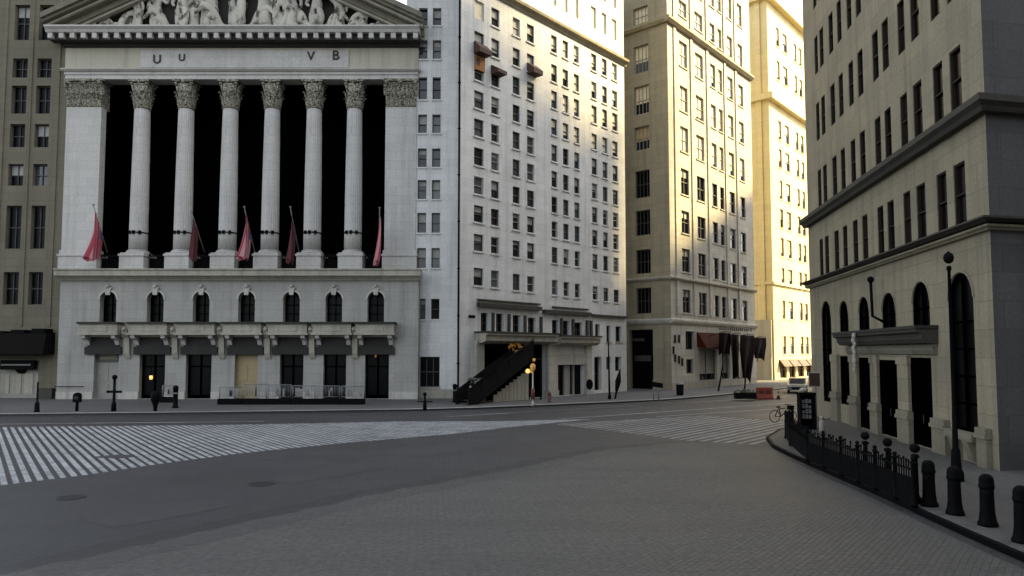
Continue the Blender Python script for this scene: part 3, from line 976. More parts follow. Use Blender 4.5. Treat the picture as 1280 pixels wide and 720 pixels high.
for a, b in colB:
    s0, s1 = PB.s(a, 230), PB.s(b, 230); f = ((s0 + s1) / 2 - sL) / (sR - sL)
    for i, (t0, b0, t1, b1) in enumerate(zrows):
        ops.append((s0, s1, b0 + (b1 - b0) * f, t0 + (t1 - t0) * f, False, i))
    top = zrows[-1][0]; 
    for i in range(2): ops.append((s0, s1, zcor + 1.6 + i * 3.3, zcor + 3.7 + i * 3.3, False, 10 + i))
podB = [(601, 611, 391, 416), (620, 630, 392, 416), (641, 651, 394, 417), (660, 670, 397, 418), (690, 698.5, 400, 420), (704, 712, 401, 421), (718.5, 728, 403, 422), (744, 750, 405, 425), (758, 763.5, 407, 427), (769.5, 777, 408, 427)]
pops = [(PB.s(a, 405), PB.s(b, 405), PB.z((a + b) / 2, d), PB.z((a + b) / 2, c), False) for a, b, c, d in podB]
e1 = (PB.s(602, 470), PB.s(681, 470), .14, PB.z(640, 430), False)
e2 = (PB.s(694, 470), PB.s(730, 470), .14, PB.z(712, 456), False)
lowB = [(743, 752, 446, 492), (758, 764, 446, 462), (769, 777, 446, 464)]
lops = [(PB.s(a, 460), PB.s(b, 460), max(.4, PB.z((a + b) / 2, d)), PB.z((a + b) / 2, c), False) for a, b, c, d in lowB]
zq = PB.z(640, 424)
HB = zcor + 9.5
mb = MB()
wall_band(mb, 0, LB, 0, 4.95, [e1, e2] + lops, .45)
wall_band(mb, 0, LB, 4.95, zsp, [o for o in pops], .35)
wall_band(mb, 0, LB, zsp, HB, [o[:5] for o in ops], .2)
bk = Vector((.743, .669)) * 17
for a, b in (((0, 0), bk), (bk, (LB, 10)), ((LB, 10), (LB, 0))): mb.poly([(a[0], a[1], 0), (b[0], b[1], 0), (b[0], b[1], HB), (a[0], a[1], HB)])
mb.poly([(0, 0, HB), (LB, 0, HB), (LB, 10, HB), (bk[0], bk[1], HB)])
mb.poly([(.8, .6, 0), (LB - .01, .6, 0), (LB - .01, .6, HB - .01), (.8, .6, HB - .01)])
mb.build("wall", M['white'], bB)
far = MB()
for o in ops:
    if o[5] < 9 or (o[5] == 9 and o[0] > PB.s(600)):
        window(bB, *o[:4], dep=.2, bars=(0, 1), sill='white', mat='frame' if rb.random() < .7 else 'pale_frame', blind=(rb.choice((.5, .7, .9)) if (o[5] >= 8 or (o[5] >= 6 and o[0] > LB * .45)) else rb.choice((0, 0, 0, .2, .35, .5))), blind_mat='glare_blind' if o[5] >= 6 and o[0] > LB * .45 else 'blind')
    elif o[5] >= 9:
        far.box(o[0] + .003, o[1] - .003, .16, .22, o[2] + .003, o[3] - .003)
fo = far.build("window", M['glare_blind'], bB); fo["kind"] = "stuff"  # pale panes paint the sun glare on the top rows
for o in pops: window(bB, *o[:4], bars=(1, 1), gl='black_glass', sill='greytrim')
for o in lops: window(bB, *o[:4], dep=.45, bars=(0, 1), gl='black_glass')
mb = MB()
profile_run(mb, -.25, LB + .3, [(-.002, zcor - .6), (-.1, zcor - .6), (-.2, zcor - .35), (-.45, zcor - .22), (-.5, zcor), (-.002, zcor + .1)])
mb.build("cornice", M['flank'], bB)
# podium mouldings and the two entrance canopies
mb = MB()
def run(a, b, v, hh, pr):
    s0, s1 = PB.s(a, v), PB.s(b, v); z = PB.z((a + b) / 2, v); mb.box(s0, s1, -pr, -.003, z - hh, z)
run(596, 674, 381, .32, .35); run(596, 674, 376.5, .12, .2)
run(678, 736, 389, .32, .35); run(738.5, 781.5, 394, .22, .25); run(690, 734, 384.5, .1, .2)
for a in (615.5, 635.5, 655.5, 675.5, 701, 715.5, 733, 738): run(a - 1.2, a + 1.2, 391 + (a - 615) * .08, 2.0, .16)
mb.build("string_course", M['stain_shade'], bB)
mb = MB(); s0, s1 = PB.s(593, 420), PB.s(683, 420); zt = PB.z(598, 417)
profile_run(mb, s0, s1, [(-.002, zt - .75), (-.9, zt - .7), (-1.2, zt - .55), (-1.2, zt - .12), (-1.4, zt - .10), (-1.4, zt), (-.002, zt + .02)])
o = mb.build("entrance_canopy", M['greytrim'], bB); MB().box(s0 - .05, s1 + .05, -1.45, -.01, zt + .025, zt + .17).build("canopy_shade_cap", M['stain_shade'], o)  # black cap paints the canopy's shadow line
mb = MB(); s0, s1 = PB.s(690, 425), PB.s(739, 425); zt = PB.z(712, 421.5)
profile_run(mb, s0, s1, [(-.002, zt - .75), (-.7, zt - .7), (-1.0, zt - .5), (-1.0, zt - .12), (-1.2, zt - .10), (-1.2, zt), (-.002, zt + .02)])
o = mb.build("entrance_canopy", M['greytrim'], bB); MB().box(s0 - .05, s1 + .05, -1.25, -.01, zt + .025, zt + .15).build("canopy_shade_cap", M['stain_shade'], o)  # cap black for a painted shadow line here too
for a, b in ((e1[0] - .9, e1[0] - .05), (e1[1] + .05, e1[1] + .75), (e2[0] - .75, e2[0] - .05), (e2[1] + .05, e2[1] + .8)):
    mb = MB(); mb.box(a, b, -.35, -.003, .0, 4.6); mb.box(a - .06, b + .06, -.42, -.004, 0.0, .7) ; mb.box(a - .05, b + .05, -.45, -.004, 4.602, 4.9)
    mb.build("entrance_pier", M['corner'], bB)
mb = MB(); mb.box(e1[0] + .01, e1[1] - .01, .40, .44, .15, e1[3] - .01)
o = mb.build("entrance_recess", M['bronze'], bB)
mb = MB()
for k in range(5):
    x = e1[0] + (e1[1] - e1[0]) * k / 4; mb.box(x - .05, x + .05, .3, .395, .15, e1[3] - .02)
mb.box(e1[0] + .05, e1[1] - .05, .32, .39, 3.1, 3.2); mb.build("door_frame", M['black'], o)
mb = MB(); xm = (e2[0] + e2[1]) / 2
mb.box(e2[0] + .01, e2[1] - .01, .40, .44, .15, e2[3] - .01); o = mb.build("entrance_recess", M['black_glass'], bB)
MB().box(xm - .55, xm + .25, .2, .38, .15, e2[3] - .02).build("door", M['door'], o)
MB().box(xm + .75, xm + 1.0, .25, .38, .15, e2[3] - .02).build("door_frame", M['door'], o)
mb = MB(); mb.box(e2[0] - .1, e2[1] + .1, -.12, -.004, e2[3] + .02, e2[3] + .95); mb.build("lintel", M['carved'], bB)
# awnings and boxes hung in the upper windows
def on_b(name, a, b, v0, v1, pr, m, par=bB):
    s0, s1 = PB.s(a, v0), PB.s(b, v0); z1, z0 = PB.z((a + b) / 2, v0), PB.z((a + b) / 2, v1)
    mb = MB(); mb.prism_yz([(-.01, z0), (-pr, z0 + .02), (-pr, z0 + (z1 - z0) * .4), (-.12, z1), (-.01, z1)], s0, s1)
    return mb.build(name, M[m], par)
on_b("window_awning", 592, 607, 55, 70, .7, 'brown'); x = on_b("hoarding_panel", 593, 605, 71, 89, .12, 'ochre')
MB().box(PB.s(594, 80), PB.s(598.5, 80), -.14, -.122, PB.z(598, 82), PB.z(598, 74)).build("panel_opening", M['brown'], x)
on_b("window_awning", 613.5, 625, 84, 95, .8, 'brown'); on_b("window_awning", 658.5, 670, 81, 95, .8, 'brown')
# the small street sign bracket on the wall
mb = MB(); s = PB.s(586.5, 396); z = PB.z(587, 396); mb.box(s - .35, s + .35, -.3, -.26, z - .12, z + .12); mb.box(s - .03, s + .03, -.26, -.003, z - .03, z + .03)
mb.build("wall_bracket", M['black'], bB)

# ---- corner office building
pC = ground(840, 489.5)
dC = vpdir(1416); dCl = Vector((dC.y, -dC.x)) * -1
PC = Plane(pC, dC)
LC = PC.s(942, 300)
dl = Vector((-dC.y, dC.x)); DLC = 15.0
PCl = Plane(pC + dl * DLC, -dl)              # left flank: runs from its far end to the corner
bC = plthing("corner_building", "grey limestone corner office building with cornices and large windows beyond the white block", "building", PC)
colC = [(852, 862), (872, 882), (891, 897.5), (901, 906), (912.5, 919.3), (926, 932.2)]
rC = [((362, 391), (375.5, 401)), ((311, 340), (333, 357)), ((264, 292), (291, 315)), ((212, 244), (247, 272)), ((160, 191), (199, 227)), ((110, 141), (154, 180)), ((55, 86), (109, 135)), ((5, 24), (59, 86)), ((-45, -14), (10, 37))]
sL, sR = PC.s(857, 280), PC.s(929, 280)
ops = []
for a, b in colC:
    s0, s1 = PC.s(a, 280), PC.s(b, 280); f = ((s0 + s1) / 2 - sL) / (sR - sL)
    for (a0, b0), (a1, b1) in rC:
        t = PC.z(857, a0) * (1 - f) + PC.z(929, a1) * f; bb = PC.z(857, b0) * (1 - f) + PC.z(929, b1) * f
        ops.append((s0, s1, bb, t, False))
zsp = (PC.z(857, 398) + PC.z(929, 408)) / 2
gops = [(PC.s(857, 425), PC.s(868, 425), PC.z(862, 437), PC.z(862, 414), False), (PC.s(858, 458), PC.s(867, 458), PC.z(862, 467), PC.z(862, 449), False), (PC.s(874, 450), PC.s(896, 450), .9, PC.z(885, 437), False), (PC.s(902, 450), PC.s(912, 450), .9, PC.z(905, 438), False), (PC.s(917, 450), PC.s(935, 450), .3, PC.z(925, 430), False)]
HC = 52
mb = MB()
wall_band(mb, 0, LC, 0, zsp, gops); wall_band(mb, 0, LC, zsp, HC, ops, .22)
wall_shell(mb, 0, LC, 0, HC, DLC, left=False)
mb.build("wall", M['corner'], bC)
for o in ops: window(bC, *o[:4], dep=.22, bars=(0 if o[1] - o[0] < 1.6 else 1, 1), sill='corner', blind=rb.choice((.75, .85, .93)) if o[2] > 21 else rb.choice((0, 0, .3)), blind_mat='glare_blind' if o[2] > 21 else 'blind', mat='pale_frame' if o[2] > 21 else 'frame', gl='bank_glass' if o[2] < 21 else 'glass')
for i, o in enumerate(gops): window(bC, *o[:4], bars=(1, 0), gl='black_glass' if i in (0, 1, 4) else 'glass', blind=0 if i in (0, 1, 4) else .8, blind_mat='blind')
# left flank as a part with its own windows
fl = thing("flank", "", "", (0, 0, 0)); del fl["label"]; del fl["category"]
fl.parent = bC
# flank plane relative to the building frame: local x along the flank = -local y of the building
fl.location = (0, DLC, 0); fl.rotation_euler = (0, 0, -PI / 2)
ops = []
wcols = [(PCl.s(794.5, 300), PCl.s(813, 300))]
w_ = wcols[0][1] - wcols[0][0]
wcols.append((wcols[0][0] - w_ - 1.5, wcols[0][0] - 1.5))
for (a, b) in wcols:
    if a < .3: continue
    for vt, vb in ((360, 392), (312, 342), (263, 294), (213, 247), (158, 187), (107, 142), (56, 90), (8, 30), (-50, -18)):
        ops.append((a, b, PCl.z(803, vb), PCl.z(803, vt), False))
ent = (PCl.s(787, 450), PCl.s(816.5, 450), .14, PCl.z(803, 412), False)
mb = MB()
zf = PCl.z(803, 400)
wall_band(mb, 0, DLC, 0, zf, [ent], .6); wall_band(mb, 0, DLC, zf, HC, ops)
mb.poly([(0, .6 + .12, 0), (DLC, .6 + .12, 0), (DLC, .6 + .12, HC), (0, .6 + .12, HC)])
mb.build("flank_wall", M['flank'], fl)
for o in ops: window(fl, *o[:4], bars=(3, 1), gl='black_glass' if o[2] < 22 else 'glass', blind=0 if o[2] < 22 else rb.choice((.6, .9)), blind_mat='glare_warm' if o[2] < 27 else 'glare_blind', mat='frame' if o[2] < 22 else 'pale_frame')
mb = MB(); mb.box(ent[0] + .01, ent[1] - .01, .55, .6, .15, ent[3] - .02); o = mb.build("entrance_recess", M['black_glass'], fl)
mb = MB(); z = PCl.z(800, 424); mb.box(ent[0] + .2, ent[0] + 1.6, .2, .54, z - .2, z + .1); mb.box(ent[0] + .4, ent[1] - .5, .3, .54, z - 2.3, z - 1.7); mb.build("entrance_sign", M['trim'], o)
for ch in list(fl.children):
    ch.parent = bC; ch.location = fl.location; ch.rotation_euler = fl.rotation_euler
bpy.data.objects.remove(fl)
# cornices of both faces
def two_face_band(name, zt, hh, pr, m):
    mb = MB(); pts = [(-.002, zt - hh), (-pr * .5, zt - hh), (-pr, zt - hh * .45), (-pr, zt), (-.002, zt + .1)]
    mb.prism_yz(pts, -pr, LC + .1)
    # the flank run: along local y of the building, standing out towards negative x
    n = len(pts); b = len(mb.v)
    a = [(p_[0], 0.0, p_[1]) for p_ in pts]; c = [(p_[0], DLC, p_[1]) for p_ in pts]
    mb.v += a + c
    mb.face([b + i for i in range(n)]); mb.face([b + n + i for i in reversed(range(n))])
    for i in range(n):
        j = (i + 1) % n; mb.face((b + j, b + i, b + n + i, b + n + j))
    return mb.build(name, M[m], bC)
two_face_band("cornice", (PC.z(841, 26) + PC.z(941, 99)) / 2, .55, .5, 'flank')
two_face_band("string_course", PC.z(842, 345) - .1, .3, .3, 'greytrim')
two_face_band("string_course", zsp + .05, .45, .25, 'corner')
mb = MB(); 
for u in (846, 867, 887, 909, 923):
    s = PC.s(u, 300); mb.box(s - .25, s + .25, -.12, -.003, zsp + .6, HC - .5)
mb.build("pilaster_strips", M['corner'], bC)
mb = MB(); s0, s1 = PC.s(871, 420), PC.s(899, 420); zt, zb = PC.z(885, 416), PC.z(885, 436)
mb.prism_yz([(-.003, zb + .2), (-1.1, zb), (-1.15, zb + .1), (-.1, zt), (-.003, zt)], s0, s1); mb.build("shop_awning", M['rust'], bC)
mb = MB(); mb.box(.1, LC - .1, -.06, -.003, 0, .85); mb.build("plinth", M['greytrim'], bC)
for (u, v) in ((842, 423), (847, 423), (842, 447), (847, 449), (840, 437), (851, 452)):
    s, z = PC.st(u + 1.5, v); MB().box(s - .16, s + .16, -.08, -.003, z - .45, z + .35).build("wall_plaque", M['black'], bC)
rr = random.Random(4)
for k in range(16):
    u = 897 + k * 2.6; s, z = PC.st(u, 409 + (u - 897) * .06); MB().box(s - .13, s + .13, -.32, -.252, z - .3, z + rr.uniform(-.1, .15)).build("carved_boss", M['trim'], bC)

# ---- sunlit yellow building at the end of the street
pD0 = ray(968, HZ); pD = Vector((pD0.x / pD0.y, 1)) * 100.0
PD = Plane(pD, dC); DL = 16
LD = 34.0
bD = plthing("sunlit_building", "sunlit yellow stone building with paired windows at the end of the street", "building", PD)
PDl = Plane(pD + dl * DL, -dl)
colD = [(975.8, 979.8), (983.8, 989.6), (997.8, 1001.4), (1004, 1007.8)]
ops = []
base = [(PD.s(a, 300), PD.s(b, 300)) for a, b in colD]
step = base[2][0] - base[0][0]
cols = base + [(a + step * 2, b + step * 2) for a, b in base] + [(a + step * 4, b + step * 4) for a, b in base[:2]]
vr = [45, 85, 157, 191, 229, 264, 299, 336, 376, 420]
for a, b in cols:
    if b > LD - 1: continue
    for v in vr: ops.append((a, b, PD.z(983, v + 23), PD.z(983, v), False))
zs = PD.z(983, 449); HD = 58
mb = MB(); sh = [(PD.s(975, 460) + i * 3.6, PD.s(975, 460) + i * 3.6 + 2.6, .3, zs - .25, False) for i in range(8)]
wall_band(mb, 0, LD, 0, zs, sh); wall_band(mb, 0, LD, zs, HD, ops, .2); wall_shell(mb, 0, LD, 0, HD, DL, left=False)
mb.poly([(0, 0, 0), (0, 0, HD), (0, DL, HD), (0, DL, 0)])
mb.build("wall", M['gold'], bD)
for o in ops: window(bD, *o[:4], dep=.2, bars=(0, 1), blind=rb.choice((.4, .6, .8)), blind_mat='glare_warm' if o[2] < 25 else 'glare_blind', mat='pale_frame', sill='gold')
for o in sh: window(bD, *o[:4], bars=(1, 1), gl='black_glass', mat='brown', name="shop_window")
for v, hh, pr in ((122, .9, .8), (2, .9, .9), (352, .4, .3)):
    z = PD.z(968, v); mb = MB(); mb.box(-pr, LD, -pr, -.003, z - hh, z); mb.box(-pr, -.003, 0.0, DL, z - hh, z)
    mb.build("cornice", M['gold'], bD)
mb = MB()
for k in range(5): mb.box(-.25, -.003, 1 + k * 2.6, 1.9 + k * 2.6, 5, HD - 1)
mb.build("pilaster_strips", M['gold'], bD)
mb = MB()
for i, o in enumerate(sh): mb.prism_yz([(-.003, zs - .8), (-.8, zs - 1.0), (-.1, zs - .05), (-.003, zs - .05)], o[0] - .3, o[1] + .3)
mb.build("shop_awning", M['brown'], bD)
mb = MB(); mb.box(-.45, -.26, 0.2, 15, 0, PDl.z(955, 400)); mb.box(-.6, -.46, .2, 15, 0, 3.2); mb.build("flank_shade", M['greytrim'], bD)  # grey slab standing for the shade low on this flank

# ---- warm granite bank on the right
vE = vpdir(770)
pEn = ground(1250, 594)
r_ = ray(1014, 440); k_ = Vector((r_.x, r_.y))
# far corner: where the line of sight at x=1014 meets the facade line
det = vE.x * -k_.y + k_.x * vE.y
tt = (-pEn.x * -k_.y + k_.x * -pEn.y) / det
pEf = pEn + vE * tt
PE = Plane(pEf, -vE); LE = tt
bE = plthing("bank_building", "dark warm granite bank with tall arched openings and paired windows along the kerb", "building", PE)
pairs = [(1024.5, 1029), (1031.2, 1036.2), (1043, 1048.8), (1053.8, 1059.5), (1066.3, 1072.5), (1078, 1085), (1097, 1104.8), (1109.5, 1118), (1129.5, 1138.8), (1146, 1157.5), (1171.3, 1184), (1192.5, 1207.3)]
vm = [322, 318, 312, 308, 300, 296, 286, 282, 272, 266, 252, 240]
def zE(un, vn, uf, vf): return (PE.z(un, vn) + PE.z(uf, vf)) / 2
r1t, r1b = zE(1200, 199, 1026.5, 301), zE(1205, 281, 1027, 346)
r2t, r2b = zE(1188, 60, 1024.5, 215), zE(1190, 139, 1025, 262)
r3t = PE.z(1021, 136); r3t = (r3t + PE.z(1104, 18 + 0)) / 2; r3b = r3t - (r2t - r2b)
bandz = zE(1229, 116, 1011, 280); bandb = zE(1229, 138, 1012, 287)
corz, corb = zE(1240, 274, 1016, 352), zE(1242, 291, 1016, 357.5)
h_ = r2t - r2b; st_ = r3t - r2t
rows = [(r1b, r1t), (r2b, r2t), (r3b, r3t)] + [(r3b + st_ * k, r3t + st_ * k) for k in (1, 2, 3, 4)]
ops = []
for (a, b), v in zip(pairs, vm):
    s0, s1 = PE.s(a, v), PE.s(b, v)
    for bb, t in rows: ops.append((s0, s1, bb, t, False))
HE = 40
def ae(a, b, t, bo, v=None, arch=True):
    m_ = (a + b) / 2; return (PE.s(a, v or (t + bo) / 2), PE.s(b, v or (t + bo) / 2), PE.z(m_, bo), PE.z(m_, t), arch)
tall1 = ae(1028, 1040, 376, 502); big = ae(1188, 1219, 340, 538)
arches = [ae(1049.5, 1060.5, 376, 420), ae(1073.5, 1086.5, 371, 418), ae(1102.5, 1119.5, 366, 413), ae(1140.5, 1162, 352, 410)]
doorsE = [ae(1050, 1064, 445, 506, None, False), ae(1074, 1090.5, 447, 547, None, False), ae(1099.5, 1123.5, 450, 558, None, False), ae(1138, 1166, 447, 570, None, False)]
doorsE = [(o[0], o[1], max(.16, o[2]), o[3], False) for o in doorsE]
mb = MB()
wall_band(mb, 0, LE, 0, corb, [tall1, big] + arches + doorsE, .12)
wall_band(mb, 0, LE, corb, HE, ops, .12)
# chamfered front turned to the crossing
vF = Vector((.977, .213)).normalized(); LF = 46.0
fr = Vector((vF.dot(PE.d), vF.dot(PE.n)))      # in the bank's own frame
c0 = Vector((LE, 0)); c1 = c0 + fr * LF; c3 = Vector((1.5, 30))
ff = MB()
for a, b in ((c0, c1),): ff.poly([(a.x, a.y, 0), (b.x, b.y, 0), (b.x, b.y, HE), (a.x, a.y, HE)])
ff.build("front_wall", M['bank_shade'], bE)["label"] = "front face of the bank turned to the crossing, painted dark grey for shade"
for a, b in ((c1, c3), (c3, Vector((0, 0)))):
    mb.poly([(a.x, a.y, 0), (b.x, b.y, 0), (b.x, b.y, HE), (a.x, a.y, HE)])
mb.poly([(0, 0, HE), (LE, 0, HE), (c1.x, c1.y, HE), (c3.x, c3.y, HE)])
mb.poly([(.01, .93, 0), (LE - .5, .93, 0), (LE - .5, .93, HE - .01), (.01, .93, HE - .01)])
mb.build("wall", M['bank'], bE)
for o in ops: window(bE, *o[:4], dep=.12, bars=(0, 1), mat='umber', gl='bank_glass', blind=0, sill=None)
for o in arches: window(bE, *o[:4], arch=True, dep=.12, bars=(1, 1), mat='bronze', gl='black_glass', name="arched_window")
for o in (tall1, big): window(bE, *o[:4], arch=True, dep=.12, bars=(1, 4), mat='bronze', gl='black_glass', name="arched_window")
for o in doorsE:
    mb = MB(); mb.box(o[0] + .01, o[1] - .01, .10, .14, o[2], o[3] - .01)
    mb.box(o[0] + .05, o[0] + .17, .04, .098, o[2], o[3] - .02); mb.box(o[1] - .17, o[1] - .05, .04, .098, o[2], o[3] - .02); mb.box(o[0] + .17, o[1] - .17, .04, .098, o[3] - .95, o[3] - .8)
    mb.box((o[0] + o[1]) / 2 - .05, (o[0] + o[1]) / 2 + .05, .05, .098, o[2], o[3] - .95)
    d_ = mb.build("door", M['bronze'], bE); MB().box((o[0] + o[1]) / 2 + .1, (o[0] + o[1]) / 2 + .13, .02, .048, 1.1, 1.45).build("handle", M['trim'], d_)
# belts that turn the corner onto the front
def bank_band(name, z0, z1, pr, m):
    mb = MB()
    prof = [(0.0, z0), (pr * .55, z0), (pr * .7, z0 + (z1 - z0) * .3), (pr, z0 + (z1 - z0) * .55), (pr, z1), (0.0, z1 + .05)]
    fn = Vector((fr.y, -fr.x))                 # outward of the front
    bis = (Vector((0, -1)) + fn).normalized(); bis *= 1 / max(.2, bis.dot(Vector((0, -1))))
    ends = [(Vector((0, 0)), Vector((0, -1))), (c0, bis), (c1, fn)]
    rings = []
    for c, nrm in ends: rings.append([mb.vert((c.x + nrm.x * (p_[0] + .002), c.y + nrm.y * (p_[0] + .002), p_[1])) for p_ in prof])
    n = len(prof)
    for i in range(2):
        for j in range(n):
            k = (j + 1) % n; mb.face((rings[i][j], rings[i + 1][j], rings[i + 1][k], rings[i][k]))
    mb.face(rings[0]); mb.face(rings[2][::-1])
    return mb.build(name, M[m], bE)
bank_band("belt_course", bandb, bandz, .55, 'trim')
bank_band("cornice", corb, corb + (corz - corb) * .45, .3, 'bank')
bank_band("cornice", corb + (corz - corb) * .46 + .06, corz, .6, 'trim')
bank_band("upper_cornice", HE - 1.5, HE - .4, .9, 'trim')
# entrance ledge over the four openings
s0, s1 = PE.s(1042, 420, -.75), PE.s(1166, 420, -.2); zt, zb = (PE.z(1165, 413, -.8) + PE.z(1043, 416, -.8)) / 2, (PE.z(1165, 431, -.6) + PE.z(1043, 431, -.6)) / 2
mb = MB(); profile_run(mb, s0, s1, [(-.002, zb), (-.45, zb + .02), (-.6, zb + .2), (-.6, zt - .2), (-.8, zt - .12), (-.8, zt), (-.002, zt)])
o = mb.build("entrance_ledge", M['trim'], bE)
mb = MB(); mb.box(s0 - .05, s1 + .05, -.86, -.003, zt + .003, zt + .13)
for k in range(14): mb.box(s0 + (s1 - s0) * k / 14 + .2, s0 + (s1 - s0) * k / 14 + .7, -.64, -.603, zb + .3, zt - .28)
mb.build("ledge_cap", M['stain_shade'], o)
mb = MB(); profile_run(mb, s0 + .1, s1 - .1, [(-.002, zb - .45), (-.12, zb - .42), (-.2, zb - .25), (-.2, zb - .05), (-.002, zb - .05)])
mb.build("entrance_architrave", M['gritty'], bE)
pil = [(1041, 1050.2), (1064, 1075), (1090, 1101), (1124, 1140.5), (1167, 1186), (1219, 1238)]
for i, (a, b) in enumerate(pil):
    a0, b0 = PE.s(a, 480), PE.s(b, 480)
    top = zb - .46 if i < 5 else zb - 1.0
    if i == 5: a0, b0 = a0 + .2, b0
    zp = [1.75, 1.7, 1.55, 1.5, 1.45, 1.45][i]
    mb = MB()
    if i < 4: mb.box(a0 + .16, b0 - .12, -.13, -.003, zp + .02, top); mb.box(a0 + .1, b0 - .08, -.17, -.003, top - .4, top - .02)
    if i < 4: o = mb.build("pilaster", M['bank'], bE)
    else: o = bE
    mb = MB(); mb.box(a0 + .14, b0 - .02, -.2, -.003, .0, zp - .35); mb.box(a0 + .08, b0 + .03, -.27, -.003, zp - .347, zp - .2); mb.box(a0 + .12, b0, -.23, -.003, zp - .197, zp)
    mb.build("pedestal", M['bank_base'], o)
mb = MB(); o_ = big; mb.box(o_[0] - .1, o_[1] + .15, -.3, .1, o_[2] - .28, o_[2] - .003); mb.prism_yz([(-.003, o_[2] - 1.0), (-.12, o_[2] - .95), (-.35, o_[2] - .283), (-.003, o_[2] - .283)], o_[0] + .3, o_[0] + .7); mb.prism_yz([(-.003, o_[2] - 1.0), (-.12, o_[2] - .95), (-.35, o_[2] - .283), (-.003, o_[2] - .283)], o_[1] - .5, o_[1] - .1)
mb.build("balcony_sill", M['bank_base'], bE)
for o_, pr in ((big, .1), (tall1, .08)):
    mb = MB(); oa, ia = arch_pts(o_[0] - .12, o_[1] + .12, o_[3] + .12, 14), arch_pts(o_[0] - .02, o_[1] + .02, o_[3] + .02, 14)
    for i in range(14): mb.prism_xz([oa[i], oa[i + 1], ia[i + 1], ia[i]], -pr * .4, -.002)
    mb.build("arch_moulding", M['bank'], bE)
for o_ in arches:
    mb = MB(); oa, ia = arch_pts(o_[0] - .09, o_[1] + .09, o_[3] + .09, 12), arch_pts(o_[0] - .02, o_[1] + .02, o_[3] + .02, 12)
    for i in range(12): mb.prism_xz([oa[i], oa[i + 1], ia[i + 1], ia[i]], -.03, -.002)
    mb.build("arch_moulding", M['bank'], bE)
# iron bracket lamp between the arches
s, z = PE.st(1104, 352); z2 = PE.z(1107, 395)
mb = MB(); mb.tube([(s, -.55, z), (s + .1, -.55, z2), (s + .1, -.01, z2 - .3)], .07, 8); mb.ball((s, -.55, z + .1), .16, 8, 6)
mb.build("wall_lamp_bracket", M['black'], bE)
s, zt2 = PE.st(1093.5, 420); z3 = PE.z(1093.5, 462)
mb = MB()
for k in range(9): mb.ball((s + rb.uniform(-.12, .12), -.93, zt2 + (z3 - zt2) * k / 8), rb.uniform(.07, .13), 7, 5, (1, 1, 1.6))
mb.build("hanging_ornament", M['greytrim'], bE)

# ---- unseen blocks beyond the bank and the right edge, added to cast shade
def shade_block(name, label, pts, hs, mat):
    """stepped block; pts = list of (x0,x1,y0,y1,height)"""
    t = thing(name, label, "building", (pts[0][0], pts[0][2], 0))
    ox, oy = pts[0][0], pts[0][2]
    for i, (x0, x1, y0, y1, h) in enumerate(pts):
        mb = MB(); mb.box(x0 - ox, x1 - ox, y0 - oy + (.01 if i else 0), y1 - oy, 0, h); mb.box(x0 - ox - .4, x1 - ox + .4, y0 - oy + .02, y1 - oy - .02, h + .002, h + .9)
        mb.build("wall", M[mat], t)
        mb = MB(); n = int((y1 - y0) / 3.2)
        for k in range(n):
            for zz in range(4, int(h) - 3, 4): mb.box(x0 - ox - .05, x0 - ox - .003, y0 - oy + k * 3.2 + .9, y0 - oy + k * 3.2 + 2.3, zz, zz + 2.2)
        o = mb.build("window", M['glass'], t); o["kind"] = "stuff"
    return t
